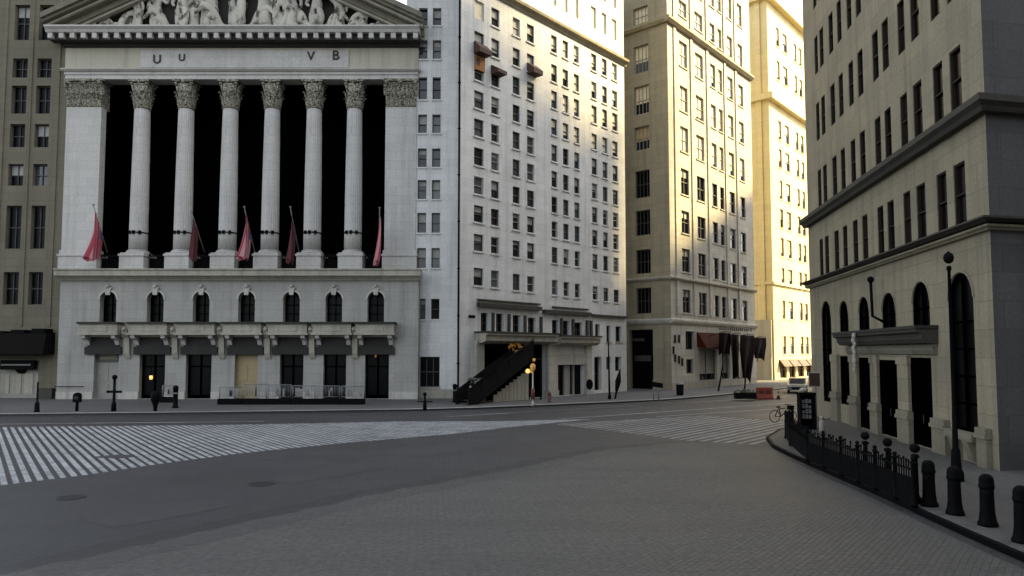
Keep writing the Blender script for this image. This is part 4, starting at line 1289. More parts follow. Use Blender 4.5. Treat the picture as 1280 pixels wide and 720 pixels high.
# ================================================================== ground
def sett_material(name, col, bw, bh, rot, joint=0.012, jd=0.5, var=0.12, patch=0.4, rough=0.7, track=0.0, wear=None):
    m, nt, b = newmat(name)
    tc = N(nt, "ShaderNodeTexCoord")
    mp = N(nt, "ShaderNodeMapping"); mp.inputs["Rotation"].default_value = (0, 0, rot)
    nt.links.new(tc.outputs["Object"], mp.inputs[0])
    wob = N(nt, "ShaderNodeTexNoise"); wob.inputs["Scale"].default_value = 0.5; wob.inputs["Detail"].default_value = 2
    nt.links.new(tc.outputs["Object"], wob.inputs["Vector"])
    wv = N(nt, "ShaderNodeVectorMath", operation="SCALE"); nt.links.new(wob.outputs["Color"], wv.inputs[0]); wv.inputs["Scale"].default_value = 0.12
    av = N(nt, "ShaderNodeVectorMath", operation="ADD"); nt.links.new(mp.outputs[0], av.inputs[0]); nt.links.new(wv.outputs[0], av.inputs[1])
    br = N(nt, "ShaderNodeTexBrick", offset=0.5)
    br.inputs["Scale"].default_value = 1
    br.inputs["Brick Width"].default_value = bw; br.inputs["Row Height"].default_value = bh
    br.inputs["Mortar Size"].default_value = joint; br.inputs["Mortar Smooth"].default_value = 0.4
    br.inputs["Color1"].default_value = (*[1 - var] * 3, 1); br.inputs["Color2"].default_value = (*[1 + var] * 3, 1); br.inputs["Mortar"].default_value = (*[jd] * 3, 1)
    nt.links.new(av.outputs[0], br.inputs["Vector"])
    c = mixc(nt, 1.0, col, br.outputs["Color"], "MULTIPLY")
    n1 = N(nt, "ShaderNodeTexNoise"); n1.inputs["Scale"].default_value = 0.16; n1.inputs["Detail"].default_value = 7; n1.inputs["Roughness"].default_value = .6
    nt.links.new(tc.outputs["Object"], n1.inputs["Vector"])
    c = mixc(nt, ramp(nt, n1.outputs["Fac"], ((0.36, 0.0), (0.66, patch))), c, tuple(x * .5 for x in col))
    mp2 = N(nt, "ShaderNodeMapping"); mp2.inputs["Rotation"].default_value = (0, 0, rot); mp2.inputs["Scale"].default_value = (.05, .7, 1)
    nt.links.new(tc.outputs["Object"], mp2.inputs[0])
    n2 = N(nt, "ShaderNodeTexNoise"); n2.inputs["Scale"].default_value = 1.0; n2.inputs["Detail"].default_value = 5
    nt.links.new(mp2.outputs[0], n2.inputs["Vector"])
    c = mixc(nt, ramp(nt, n2.outputs["Fac"], ((0.42, 0.0), (0.7, .35 + track))), c, tuple(x * .6 for x in col))
    n3 = N(nt, "ShaderNodeTexNoise"); n3.inputs["Scale"].default_value = 7; n3.inputs["Detail"].default_value = 6; n3.inputs["Roughness"].default_value = .75
    nt.links.new(tc.outputs["Object"], n3.inputs["Vector"])
    c = mixc(nt, 1.0, c, ramp(nt, n3.outputs["Fac"], ((0.32, .55), (0.70, 1.42))), "MULTIPLY")
    if wear:
        n4 = N(nt, "ShaderNodeTexNoise"); n4.inputs["Scale"].default_value = 1.1; n4.inputs["Detail"].default_value = 9; n4.inputs["Roughness"].default_value = .78
        nt.links.new(tc.outputs["Object"], n4.inputs["Vector"])
        c = mixc(nt, ramp(nt, n4.outputs["Fac"], ((.45, 0.0), (.62, wear))), c, (.05, .05, .053))
    nt.links.new(c, b.inputs["Base Color"])
    nt.links.new(ramp(nt, n1.outputs["Fac"], ((.3, rough + .1), (.7, rough - .12))), b.inputs["Roughness"])
    bp = N(nt, "ShaderNodeBump"); bp.inputs["Strength"].default_value = .8; bp.inputs["Distance"].default_value = .016
    h = math_(nt, "ADD", math_(nt, "MULTIPLY", br.outputs["Fac"], -1.0), math_(nt, "MULTIPLY", n3.outputs["Fac"], .8))
    nt.links.new(h, bp.inputs["Height"]); nt.links.new(bp.outputs[0], b.inputs["Normal"])
    return m
M['asphalt'] = sett_material("worn_setts", (0.029, 0.029, 0.032), .30, .14, -R(52), .014, .5, .28, .75, .65, .6)
M['plaza'] = sett_material("plaza_setts", (0.074, 0.072, 0.066), .24, .12, -R(52), .012, .70, .12, .5, .72, .2)
M['walk'] = sett_material("pavement_flags", (0.075, 0.074, 0.070), 1.5, 1.5, 0, .012, .55, .08, .4, .8)
M['walk_dark'] = sett_material("tarred_flags", (0.075, 0.072, 0.066), 1.5, 1.5, R(8), .012, .6, .08, .45, .8)
M['kerb'] = sett_material("kerb_granite", (0.26, 0.26, 0.245), 1.8, 5, 0, .01, .5, .08, .4, .8)
M['worn1'] = sett_material('half_worn_setts', (0.019, 0.019, 0.020), .28, .13, -R(52), .014, .55, .2, .6, .68, .35)
M['worn2'] = sett_material('scuffed_plaza_setts', (0.059, 0.058, 0.055), .24, .12, -R(52), .014, .55, .2, .6, .7, .3)
M['patch'] = sett_material('tar_patch', (0.027, 0.027, 0.029), 3, 3, -R(52), .004, .8, .1, .5, .7, .2)
M['gutter'] = sett_material("dark_gutter", (0.012, 0.012, 0.013), .6, .3, 0, .01, .6, .1, .3, .6)  # darker tone for the gutter strip, kerb face and cover plates
M['paint'] = sett_material("worn_white_paint", (0.34, 0.355, 0.36), .30, .14, -R(52), .010, .7, .10, .4, .7, 0, .6)
M['paint_dull'] = sett_material("dull_white_paint", (0.26, 0.26, 0.255), .30, .14, -R(52), .010, .7, .12, .4, .7, 0, .6)

def sheet(name, pts, z, m, thick=0.0):
    mb = MB()
    P = [(p[0], p[1]) for p in pts]
    a = sum(P[i][0] * P[(i + 1) % len(P)][1] - P[(i + 1) % len(P)][0] * P[i][1] for i in range(len(P)))
    if a < 0: P = P[::-1]
    if thick: mb.prism_xy(P, z - thick, z)
    else: mb.poly([(x, y, z) for x, y in P])
    return structure(mb.build(name, M[m]))

sheet("ground", [(-900, -900), (900, -900), (900, 900), (-900, 900)], 0.0, 'asphalt')
G = lambda u, v: tuple(ground(u, v))
kerbR_px = [(1266, 697), (1205, 670), (1156, 647.5), (1131, 635), (1104, 622.5), (1058, 602.5), (1009, 581), (985, 570)]
kerbR = [(9.3, -30), (9.5, 4)] + [G(*p) for p in kerbR_px] + [(10.9, 30.5), (11.6, 33.2), (13.4, 36.5), (16.0, 39.6), (19.5, 43.5), (24, 49.5), (34, 62), (60, 95)]
plaza = [(-44, -32), (9.2, -32)] + [(x - .32, y) for x, y in kerbR[1:10]] + [G(962, 556), G(905, 553), G(850, 554), G(760, 562), G(700, 574), G(640, 588), G(500, 612), G(300, 655), G(100, 700), G(0, 719)]
seam = [G(962, 556), G(905, 553), G(850, 554), G(760, 562), G(700, 574), G(640, 588), G(500, 612), G(300, 655), G(100, 700), G(0, 719)]
rr = random.Random(12); fine = []
for a, b in zip(seam[:-1], seam[1:]):
    a, b = Vector(a), Vector(b); n = max(2, int((b - a).length / .35)); nn = Vector((-(b - a).y, (b - a).x)).normalized()
    for i in range(n): fine.append(a + (b - a) * i / n + nn * rr.uniform(-.14, .14))
k0_ = plaza.index(G(962, 556)) if G(962, 556) in plaza else len(plaza) - 10
plaza = plaza[:k0_] + [(p.x, p.y) for p in fine] + [seam[-1]]
sheet("plaza_paving", plaza, .004, 'plaza')
# a worn band where the two pavings meet, and cover plates in the road
for (w0, w1, zz, mt) in ((.0, .75, .002, 'worn1'), (-.9, .02, .0065, 'worn2')):
    band = []; back = []
    for i, p in enumerate(fine):
        t_ = (fine[min(i + 3, len(fine) - 1)] - fine[max(i - 3, 0)]).normalized(); nn = Vector((t_.y, -t_.x))
        band.append(p + nn * (w0 if w0 else -.02)); back.append(p + nn * (w1 * rr.uniform(.75, 1.2) if w1 > .1 else w1))
    sheet("worn_paving_edge", [(p.x, p.y) for p in band + back[::-1]], zz, mt)
def cover(u, v, r, zz=.014):
    c = ground(u, v); mb = MB(); mb.lathe([(r, 0), (r, zz), (r * .93, zz + .004)], c.x, c.y, 26)
    for k in range(5):
        o_ = (k - 2) * r * .32; h_ = math.sqrt(max(0.01, r * r * .7 - o_ * o_)); mb.box(c.x - h_, c.x + h_, c.y + o_ - .03, c.y + o_ + .03, zz + .004, zz + .010)
    return structure(mb.build("manhole_cover", M['gutter']))
cover(327, 605, .42); cover(88, 622, .38)
rr = random.Random(31)
for (u, v, sx_, sy_) in ((200, 640, 1.5, .8), (420, 590, 2.2, .7), (560, 560, 2.4, 1.1), (690, 545, 3.0, 1.0)):
    c = ground(u, v); a0 = math.atan2(3.8, 2.9); e_ = Vector((math.cos(a0), math.sin(a0))); f_ = Vector((-e_.y, e_.x))
    pts = [c + e_ * sx_ * x + f_ * sy_ * y for x, y in ((-1, -1), (-.2, -1.1), (1, -.95), (1.05, .2), (.95, 1), (-.3, .92), (-1.04, 1.02))]
    sheet("road_patch", [(p.x, p.y) for p in pts], .005, 'patch')

def clip(poly, n, c, keep_less):
    out = []
    for i in range(len(poly)):
        a, b = poly[i], poly[(i + 1) % len(poly)]
        da, db = a.dot(n) - c, b.dot(n) - c
        if not keep_less: da, db = -da, -db
        if da <= 0: out.append(a)
        if (da < 0 < db) or (db < 0 < da): out.append(a + (b - a) * (da / (da - db)))
    return out

def stripes(name, px, d, pitch, wfun, z, m, jit=0.0):
    poly = [ground(u, v) for u, v in px]
    d = Vector(d).normalized(); n = Vector((-d.y, d.x))
    lo, hi = min(p.dot(n) for p in poly), max(p.dot(n) for p in poly)
    mb = MB(); c = lo; rr = random.Random(9)
    while c < hi:
        w = wfun((c - lo) / (hi - lo)) * pitch * (1 + rr.uniform(-jit, jit))
        q = clip(clip(poly, n, c + w, True), n, c, False)
        if len(q) > 2:
            P = [(p.x, p.y) for p in q]
            a = sum(P[i][0] * P[(i + 1) % len(P)][1] - P[(i + 1) % len(P)][0] * P[i][1] for i in range(len(P)))
            if abs(a) > .02:
                if a < 0: P = P[::-1]
                mb.poly([(x, y, z) for x, y in P])
        c += pitch
    return structure(mb.build(name, M[m]))
leftpx = [(-70, 535), (300, 531), (500, 527), (640, 526.5), (740, 524), (650, 533), (560, 543), (420, 555), (300, 567), (200, 580), (100, 595), (0, 607), (-70, 616)]
stripes("crosswalk", leftpx, (.60, -.80), .31, lambda f: .50 + .40 * f, .008, 'paint', .06)
rightpx = [(690, 530), (800, 524), (880, 519.5), (985, 527), (972, 553), (945, 556), (860, 551)]
stripes("crosswalk", rightpx, (7.3, 8.6), .52, lambda f: .48, .008, 'paint_dull', .2)
def road_line(a, b, w, m='paint_dull'):
    p, q = ground(*a), ground(*b); n = Vector((-(q - p).y, (q - p).x)).normalized() * w / 2
    mb = MB(); pts = [p - n, q - n, q + n, p + n]
    mb.poly([(x.x, x.y, .012) for x in pts]); return structure(mb.build("road_line", M[m]))
road_line((560, 521), (985, 496), .35); road_line((700, 524), (1000, 503), .3); road_line((640, 516.5), (860, 503.5), .25); road_line((820, 521), (1000, 509.5), .25)
road_line((-60, 531), (330, 527), .3)
# patched hole in the painted setts
mb = MB(); c = ground(146, 571); rr = random.Random(2)
mb.poly([(c.x + math.cos(a) * .75 * rr.uniform(.7, 1.2) , c.y + math.sin(a) * .55 * rr.uniform(.7, 1.2), .0125) for a in [2 * PI * k / 14 for k in range(14)]])
structure(mb.build("road_patch", M['asphalt']))

# pavements with kerbs
def kerb_line(name, pts, w, z, m, side=1):
    """a band of kerbstones along pts, w wide to the left of travel (side=1)"""
    pts = [Vector(p[:2]) for p in pts]
    off = []
    for i, p in enumerate(pts):
        t = (pts[min(i + 1, len(pts) - 1)] - pts[max(i - 1, 0)]).normalized()
        off.append(p + Vector((-t.y, t.x)) * w * side)
    mb = MB(); n = len(pts)
    ring = [[mb.vert((q.x, q.y, zz)) for q, zz in ((pts[i], -.02), (pts[i], z - .015), (pts[i] + (off[i] - pts[i]) * .08, z), (off[i], z), (off[i], -.02))] for i in range(n)]
    for i in range(n - 1):
        for j in range(4):
            f = (ring[i][j], ring[i][j + 1], ring[i + 1][j + 1], ring[i + 1][j])
            mb.face(f if side > 0 else f[::-1])
    mb.face(ring[0]); mb.face(ring[-1])
    return structure(mb.build(name, M[m])), off
kerbL = [(-90, ground(-300, 522.5).y), G(-150, 522), G(0, 520), G(250, 517.5), G(520, 513.7), G(600, 511.5), G(700, 507.2), G(760, 504.6), G(830, 501), G(880, 497), G(920, 493), G(950, 489.5), (34, 84), (60, 112)]
_, offL = kerb_line("kerb", kerbL, .38, .14, 'kerb')
_, gl_ = kerb_line("gutter", kerbL, .9, .006, 'gutter', -1)
kerb_line("kerb_face_shade", [(p[0], p[1] - .012) for p in kerbL], .011, .125, 'gutter')  # thin dark skin paints the kerb face as shadowed
sheet("sidewalk", [(p.x, p.y) for p in offL] + [(60, 190), (-90, 190)], .135, 'walk', .15)
_, offR = kerb_line("kerb", kerbR, .12, .14, 'black', -1)
_, offR2 = kerb_line("kerb", [(p.x, p.y) for p in offR], .45, .137, 'walk', -1)
sheet("sidewalk", [(p.x, p.y) for p in offR2] + [(110, 95), (110, -30)], .133, 'walk_dark', .15)

# ================================================================== street furniture
SZ = .135
def at(u, v, z=SZ):
    p = ground(u, v, z); return (p.x, p.y, z)
def px2m(u, v, px, z=SZ):            # metres of px pixels at that ground point
    return px * ground(u, v, z).y / F
bm_ = MB(); bm_.lathe([(.205, 0), (.205, .05), (.175, .12), (.150, .3), (.140, .70), (.142, .82)], 0, 0, 18)
boll_me = bm_.mesh("bollard", M['black'])
bm_ = MB(); bm_.lathe([(.152, .823), (.160, .84), (.160, .90), (.150, .92), (.150, 1.0), (.13, 1.08), (.08, 1.13), (.02, 1.145)], 0, 0, 18)
bollcap_me = bm_.mesh("bollard_cap", M['black'])
for u, v, lab in ((1279, 678, "black iron bollard cut by the right edge of the view, nearest of its row"), (1235, 657, "black domed bollard second nearest along the kerb, clear of the others"),
                  (1194, 643, "black bollard standing in front of the tall lamp post"), (1162, 632.5, "black bollard next to the end of the black fence")):
    t = thing("bollard", lab, "bollard", at(u, v), 0, "bollards along the right kerb")
    inst("bollard_body", boll_me, t); inst("cap", bollcap_me, t)

# black picket fence along the kerb
fpx = [(1143, 634), (1120, 624), (1095, 612.5), (1073, 604), (1052, 595), (1030, 585.5), (1010, 577)]
fp = [Vector(at(u, v)) for u, v in fpx] + [Vector((11.5, 30.0, SZ)), Vector((12.3, 32.6, SZ)), Vector((13.6, 35.0, SZ))]
o0 = fp[0]
fen = thing("picket_fence", "long black picket fence with spiked top and solid lower panels along the right kerb", "fence", o0)
rf2 = random.Random(5)
for i in range(len(fp) - 1):
    a, b = fp[i] - o0, fp[i + 1] - o0; L = (b - a).length; ang = math.atan2((b - a).y, (b - a).x)
    MT = Matrix.Translation(a) @ Matrix.Rotation(ang, 4, 'Z')
    mb = MB()
    mb.box(.06, L - .06, -.02, .02, .06, .66, MT); mb.box(.04, L - .04, -.03, .03, .66, .71, MT); mb.box(.04, L - .04, -.025, .025, .90, .94, MT)
    n = int(L / .13)
    for k in range(n):
        x = .1 + (L - .2) * k / max(1, n - 1); h = .92 + rf2.uniform(0, .24)
        mb.box(x - .014, x + .014, -.014, .014, .70, h, MT)
        mb.ball(MT @ Vector((x, 0, h + .02)), .035, 6, 4)
    mb.build("panel", M['black'], fen)
    mb = MB(); mb.lathe([(.085, 0), (.085, .1), (.06, .14), (.05, 1.05), (.075, 1.08), (.075, 1.12), (.03, 1.15)], a.x, a.y, 10); mb.ball((a.x, a.y, 1.19), .06, 8, 6)
    mb.build("post", M['black'], fen)
# ball-topped posts behind the fence
for u, v, vt, lab in ((1133.5, 629, 556, "black post with a large ball cap rising behind the near end of the fence"), (1100, 612, 549, "shorter black ball-topped post behind the middle of the fence"), (1072.5, 602, 541, "black ball-topped post behind the far half of the fence")):
    h = px2m(u, v, v - vt); p = at(u, v); t = thing("ball_post", lab, "post", (p[0] + .25, p[1], p[2]), 0, "ball-topped posts behind the black fence")
    MB().lathe([(.12, 0), (.12, .12), (.07, .2), (.06, h - .38), (.1, h - .36), (.1, h - .3), (.05, h - .27)], 0, 0, 12).build("shaft", M['black'], t)
    MB().ball((0, 0, h - .12), .125, 12, 8).build("ball", M['black'], t)
# tall street lamp
p = at(1196, 601); lh = 6.75
t = thing("street_lamp", "tall black street lamp with a globe top in front of the biggest arched window", "street lamp", p)
MB().lathe([(.2, 0), (.2, .25), (.15, .35), (.12, .9), (.085, 1.0), (.06, 2.2), (.045, lh - .4), (.07, lh - .38), (.07, lh - .3), (.04, lh - .25)], 0, 0, 14).build("post", M['black'], t)
MB().lathe([(.05, lh - .18), (.12, lh - .12), (.15, lh), (.12, lh + .11), (.05, lh + .16), (.02, lh + .2)], 0, 0, 14).build("globe", M['rubber'], t)
# area railing by the bank's front
t = thing("area_railing", "low black iron railing against the grey front face of the bank", "railing", (0, 0, 0))
a = PE.p + PE.d * LE + vF * .45 + Vector((.2, -.7)); t.location = (a.x, a.y, SZ); t.rotation_euler = (0, 0, math.atan2(vF.y, vF.x))
mb = MB(); mb.box(0, 6, -.02, .02, 1.02, 1.08); mb.box(0, 6, -.02, .02, .12, .17)
for k in range(46): mb.box(k * .13, k * .13 + .025, -.012, .012, .17, 1.15)
mb.build("bars", M['black'], t)
for k in range(4): MB().lathe([(.06, 0), (.06, 1.2), (.09, 1.22), (.03, 1.3)], k * 2.0, .0, 8).build("post", M['black'], t)

# steel barricades before the exchange
def barricade(label, loc, w, h, n, group=None, rz=0.0):
    t = thing("barricade", label, "barricade", loc, rz, group)
    MB().box(-w / 2, w / 2, -.28, .28, 0, .42).build("base", M['rubber'], t)
    mb = MB()
    for x in (-w / 2 + .04, w / 2 - .04): mb.tube([(x, 0, .42), (x, 0, h)], .03, 6)
    mb.tube([(-w / 2 + .04, 0, h), (w / 2 - .04, 0, h)], .03, 6); mb.tube([(-w / 2 + .04, 0, .55), (w / 2 - .04, 0, .55)], .025, 6)
    for k in range(n):
        x = -w / 2 + .12 + (w - .24) * k / (n - 1); mb.tube([(x, 0, .55), (x, 0, h)], .016, 5)
    mb.build("frame", M['steel'], t)
    mb = MB(); r_ = random.Random(int(loc[0] * 100))
    for k in range(3):
        x = r_.uniform(-w / 2 + .2, w / 2 - .3); mb.box(x, x + r_.uniform(.1, .3), .04, .07, .6, h - r_.uniform(.05, .4))
    mb.build("plates", M['white_metal'], t)
    return t
labs = ["steel crowd barricade at the left end of the row, before a pale pier", "steel barricade in front of the warm tan door", "steel barricade between the tan door and the next dark doorway",
        "steel barricade in front of the dark doorway fifth from the left", "steel barricade before the pale pier between the two right-hand dark doorways", "steel barricade at the right end of the row, before the sixth doorway"]
bw_ = px2m(365, 505, 183 / 6)
for k in range(6):
    u = 273 + 183 / 6 * (k + .5); p = at(u, 505.5)
    barricade(labs[k], (p[0], p[1], SZ), bw_ - .06, [1.28, 1.5, 1.45, 1.38, 1.36, 1.34][k], 15, "steel barricades in a row before the exchange")
p = at(211, 503); barricade("short steel barricade standing alone between two dark doorways", (p[0], p[1], SZ), px2m(211, 503, 18), 1.3, 9)
# posts on the far pavement
def small_post(name, label, cat, u, v, vt, r, kind):
    p = at(u, v); h = px2m(u, v, v - vt); t = thing(name, label, cat, p)
    mb = MB()
    if kind == 0: mb.lathe([(r * 1.9, 0), (r * 1.7, .12), (r * 1.5, h * .3), (r * .7, h * .34), (r * .6, h)], 0, 0, 10); mb.build("post", M['black'], t)
    elif kind == 1:
        mb.lathe([(r * .7, 0), (r * .7, h * .5)], 0, 0, 10); mb.build("post", M['black'], t)
        MB().prism_xz(arch_pts(-r * 1.6, r * 1.6, h, 8)[::-1] + [(-r * 1.6, h * .48), (r * 1.6, h * .48)], -.14, .14).build("meter_head", M['black'], t)
        MB().box(-r, r, -.16, -.142, h * .65, h * .8).build("meter_window", M['glass'], t)
    elif kind == 2:
        mb.lathe([(r * 1.6, 0), (r * 1.5, .5), (r * .9, .6), (r * .8, h)], 0, 0, 10); mb.build("post", M['black'], t)
        mb = MB(); mb.box(-.5, .5, -.03, .03, h * .55, h * .62); mb.build("cross_arm", M['black'], t); MB().ball((0, 0, h + .05), r * 1.7, 8, 6).build("finial", M['black'], t)
    elif kind == 3:
        mb.lathe([(r * .6, 0), (r * .8, h * .3), (r * 1.6, h * .55), (r * 1.7, h * .8), (r * 1.0, h)], 0, 0, 12); mb.build("urn", M['black'], t)
    else:
        mb.lathe([(r * 1.3, 0), (r * 1.3, .1), (r, .16), (r, h * .8), (r * 1.2, h * .82), (r * 1.1, h * .95), (r * .4, h)], 0, 0, 12); mb.build("bollard_body", M['black'], t)
        MB().lathe([(r * 1.22, h * .62), (r * 1.22, h * .68)], 0, 0, 12).build("reflective_band", M['steel'], t)
small_post("street_post", "thin dark post with a thick foot at the kerb by the buff building", "post", 46, 515, 478, .09, 0)
small_post("parking_meter", "squat dark parking meter at the kerb before the portico's left end", "meter", 96, 514, 491, .14, 1)
small_post("sign_post", "tall dark post with a short cross arm before the pale leftmost door", "post", 142, 514, 473, .1, 2)
small_post("iron_urn", "dark urn-shaped post on the pavement before the lamplit doorway", "post", 194, 514, 489, .18, 3)
small_post("bollard", "dark bollard beside the lone barricade on the far pavement", "bollard", 219, 510, 482, .16, 4)
small_post("fire_standpipe", "small dark post with two arms at the kerb before the plain wall", "standpipe", 531, 513, 494, .08, 2)
small_post("bollard", "dark slim bollard at the foot of the drainpipe on the white wall", "bollard", 568.5, 503, 480, .15, 4)
mb = MB(); mb.box(NY.s(70, 483), NY.s(106, 483), -.25, -.19, NY.z(90, 483) - .03, NY.z(90, 483) + .03); mb.box(1.0, 1.06, -.19, -.003, NY.z(90, 483) - .03, NY.z(90, 483) + .03); mb.build("handrail", M['black'], ex)

# dark stair under the entrance canopy of the white block
OFF = -1.9
def bs_(u, v): return PB.st(u, v, OFF)
t = plthing("covered_stair", "dark covered stair slanting up to the right under the entrance canopy", "stair", PB)
line0, line1 = bs_(586, 503), bs_(667, 446)
sl = (line1[1] - line0[1]) / (line1[0] - line0[0]); n = 16
mb = MB(); mb.prism_xz([(line0[0], .14), (line0[0] + .9, .14), (line1[0], line1[1] - .2), (line1[0], line1[1] + 1.35), (line0[0] + .2, 1.35), (line0[0], 1.1)], OFF, OFF + .07); mb.build("side_panel", M['darkcloth'], t)
mb = MB(); mb.prism_xz([(line0[0], .14), (line0[0] + .9, .14), (line1[0], line1[1] - .2), (line1[0], line1[1] + 1.25), (line0[0] + .2, 1.25), (line0[0], 1.0)], OFF + 1.35, OFF + 1.42); mb.build("side_panel", M['darkcloth'], t)
for k in range(n):
    x = line0[0] + .3 + (line1[0] - line0[0] - .3) * k / n; z = .16 + (line1[1] - .2) * k / n
    MB().box(x, x + .42, OFF + .075, OFF + 1.345, z, z + .06).build("tread", M['trim'], t)
mb = MB(); mb.tube([(line0[0], OFF - .06, 1.3), (line1[0], OFF - .06, line1[1] + 1.5)], .04, 6)
for k in range(6):
    x = line0[0] + (line1[0] - line0[0]) * k / 5; z = 1.3 + (line1[1] + .2) * k / 5; mb.tube([(x, OFF - .06, z - .9), (x, OFF - .06, z)], .025, 6)
mb.build("handrail", M['black'], t)
mb = MB(); mb.box(line1[0], line1[0] + 1.1, OFF, OFF + 1.42, line1[1] - .25, line1[1] - .1)
for xx in (line1[0] + .05, line1[0] + .95):
    for yy in (OFF + .05, OFF + 1.3): mb.box(xx, xx + .1, yy, yy + .08, .14, line1[1] - .252)
mb.build("landing", M['black'], t)
# pale hoarding beneath the stair
t = plthing("hoarding", "grey hoarding boards on the pavement beneath the slanting dark stair", "hoarding", PB)
a, b = PB.s(617, 490, -1.2), PB.s(661, 490, -1.2)
mb = MB()
for k in range(9):
    x = a + (b - a) * k / 9; mb.box(x, x + (b - a) / 9 - .03, -1.2, -1.15, .16, .5 + 2.0 * (k + 1) / 9)
mb.build("boards", M['greytrim'], t); MB().box(a, b, -1.145, -1.1, .2, .32).build("rail", M['trim'], t)
# shrub in a planter at the stair foot
def shrub(name, label, u, v, h, w, blossoms, seed):
    p = at(u, v); t = thing(name, label, "plant", p); rr = random.Random(seed)
    MB().lathe([(w * .32, 0), (w * .42, .5), (w * .46, .52), (w * .46, .6)], 0, 0, 12).build("pot", M['trim'], t)
    mb = MB()
    for k in range(9):
        a_ = rr.uniform(0, 2 * PI); mb.tube([(0, 0, .55), (math.cos(a_) * w * .2, math.sin(a_) * w * .2, h * .6), (math.cos(a_) * w * .42, math.sin(a_) * w * .42, h * rr.uniform(.75, .98))], [.03, .02, .01], 5)
    mb.build("stems", M['brown'], t)
    mb = MB()
    for k in range(420):
        a_ = rr.uniform(0, 2 * PI); q = rr.random() ** .5 * w * .55; z = rr.uniform(.55, h); s = rr.uniform(.05, .12)
        q *= 1 - .4 * abs(z / h - .6)
        c = Vector((math.cos(a_) * q, math.sin(a_) * q, z)); e = Vector((rr.uniform(-1, 1), rr.uniform(-1, 1), rr.uniform(-.6, 1))).normalized(); f = e.orthogonal().normalized()
        mb.mi = 1 if rr.random() < blossoms else 0
        mb.poly([c - e * s, c + f * s * .5, c + e * s, c - f * s * .5])
    o = mb.build("foliage", [M['leaf'], M['white_metal']], t)
shrub("potted_shrub", "potted shrub with pale blossoms at the foot of the dark stair", 593, 504, 1.9, 1.2, .3, 1)
# lamp with a lit golden lantern
p = at(666, 507.5); h = px2m(666, 507.5, 44)
t = thing("lantern_post", "slim pale post carrying a lit golden lantern beside the dark stair", "lantern", p)
MB().lathe([(.12, 0), (.12, .2), (.055, .3), (.045, h)], 0, 0, 10).build("post", M['white_metal'], t)
mb = MB(); mb.lathe([(.05, h - .1), (.16, h + .05), (.2, h + .35), (.08, h + .5)], 0, 0, 10); mb.ball((.1, 0, h + .75), .12); mb.build("lantern", M['lamp_dim'], t)
mb = MB(); mb.tube([(0, 0, h - .15), (-.35, 0, h - .05)], .025, 6); mb.ball((-.35, 0, h - .05), .17); mb.build("side_lamp", M['lamp'], t)
mb = MB(); mb.lathe([(.13, .5), (.13, 1.25)], 0, 0, 10); mb.build("red_wrap", M['dullred'], t)
mb = MB(); rr = random.Random(8)
for k in range(34):
    s, z = PB.st(636 + rr.betavariate(2, 2) * 16, 429 + rr.random() ** 1.4 * 14, -.6); mb.ball((s, -.6 + rr.uniform(-.3, .3), z), rr.uniform(.035, .09), 6, 4, (1, 1, rr.uniform(.7, 2)))
s, z = PB.st(644, 428, -.6); mb.box(s - 1.0, s + 1.0, -.62, -.58, z - .02, z + .03); mb.build("gilded_ornament", M['lamp_dim'], bB)
# small things along the white block
def hydrant(label, u, v):
    t = thing("fire_hydrant", label, "hydrant", at(u, v))
    MB().lathe([(.17, 0), (.17, .06), (.12, .1), (.12, .55), (.15, .58), (.14, .66), (.08, .76), (.03, .8)], 0, 0, 12).build("barrel", M['dullred'], t)
    mb = MB(); mb.tube([(-.22, 0, .45), (.22, 0, .45)], .06, 8); mb.tube([(0, -.22, .4), (0, 0, .4)], .07, 8); mb.build("nozzles", M['steel'], t)
hydrant("small dull red fire hydrant left of the narrower entrance", 687, 503)
t = thing("round_sign", "dark round sign on two thin legs right of the narrower entrance", "sign", at(737, 500.5)); h = px2m(737, 500.5, 26)
mb = MB(); mb.tube([(-.12, 0, 0), (-.12, 0, h * .6)], .03, 6); mb.tube([(.12, 0, 0), (.12, 0, h * .6)], .03, 6); mb.build("legs", M['white_metal'], t)
mb = MB(); mb.prism_xz([(.28 * math.cos(2 * PI * k / 20), h * .76 + .42 * math.sin(2 * PI * k / 20)) for k in range(20)], -.05, .05); mb.build("disc", M['black'], t)
def pole(label, u, v, ut, vt, name="street_pole"):
    p = at(u, v); w = p[1] / F; h = (v - vt) * w
    t = thing(name, label, "pole", p); dx = (ut - u) * w
    MB().tube([(0, 0, 0), (dx * .5, 0, h * .5), (dx, 0, h)], [.09, .07, .05], 8).build("shaft", M['black'], t)
    return t, dx, h
t, dx, h = pole("thin dark upright pole against the right end of the white block", 762, 499, 761, 425)
MB().lathe([(.14, 0), (.14, .3), (.1, .4)], 0, 0, 10).build("foot", M['black'], t)
t, dx, h = pole("dark furled parasol leaning at the right end of the white block", 769, 498.5, 775.5, 462, "furled_parasol")
MB().tube([(dx * .25, 0, h * .25), (dx * .6, 0, h * .6), (dx * .95, 0, h * .96)], [.12, .25, .06], 10).build("folded_canopy", M['darkcloth'], t)
t = thing("notice_stand", "two-legged notice stand with a dark board before the corner building", "sign stand", at(820, 501.5)); h = px2m(820, 501.5, 26)
mb = MB(); mb.tube([(-.2, 0, 0), (-.2, 0, h)], .045, 6); mb.tube([(.22, 0, 0), (.2, 0, h)], .045, 6); mb.build("legs", M['steel'], t)
MB().prism_xz([(-.4, h * .7), (.55, h * .62), (.55, h * .85), (-.4, h * .95)], -.06, -.047).build("board", M['black'], t)
t = thing("litter_bin", "dark litter bin at the pale corner of the corner building", "bin", at(850, 494))
MB().lathe([(.28, 0), (.32, .1), (.36, .95)], 0, 0, 14).build("bin_body", M['black'], t); MB().lathe([(.39, .955), (.39, 1.02), (.25, 1.12), (.22, 1.13)], 0, 0, 14).build("lid", M['steel'], t)

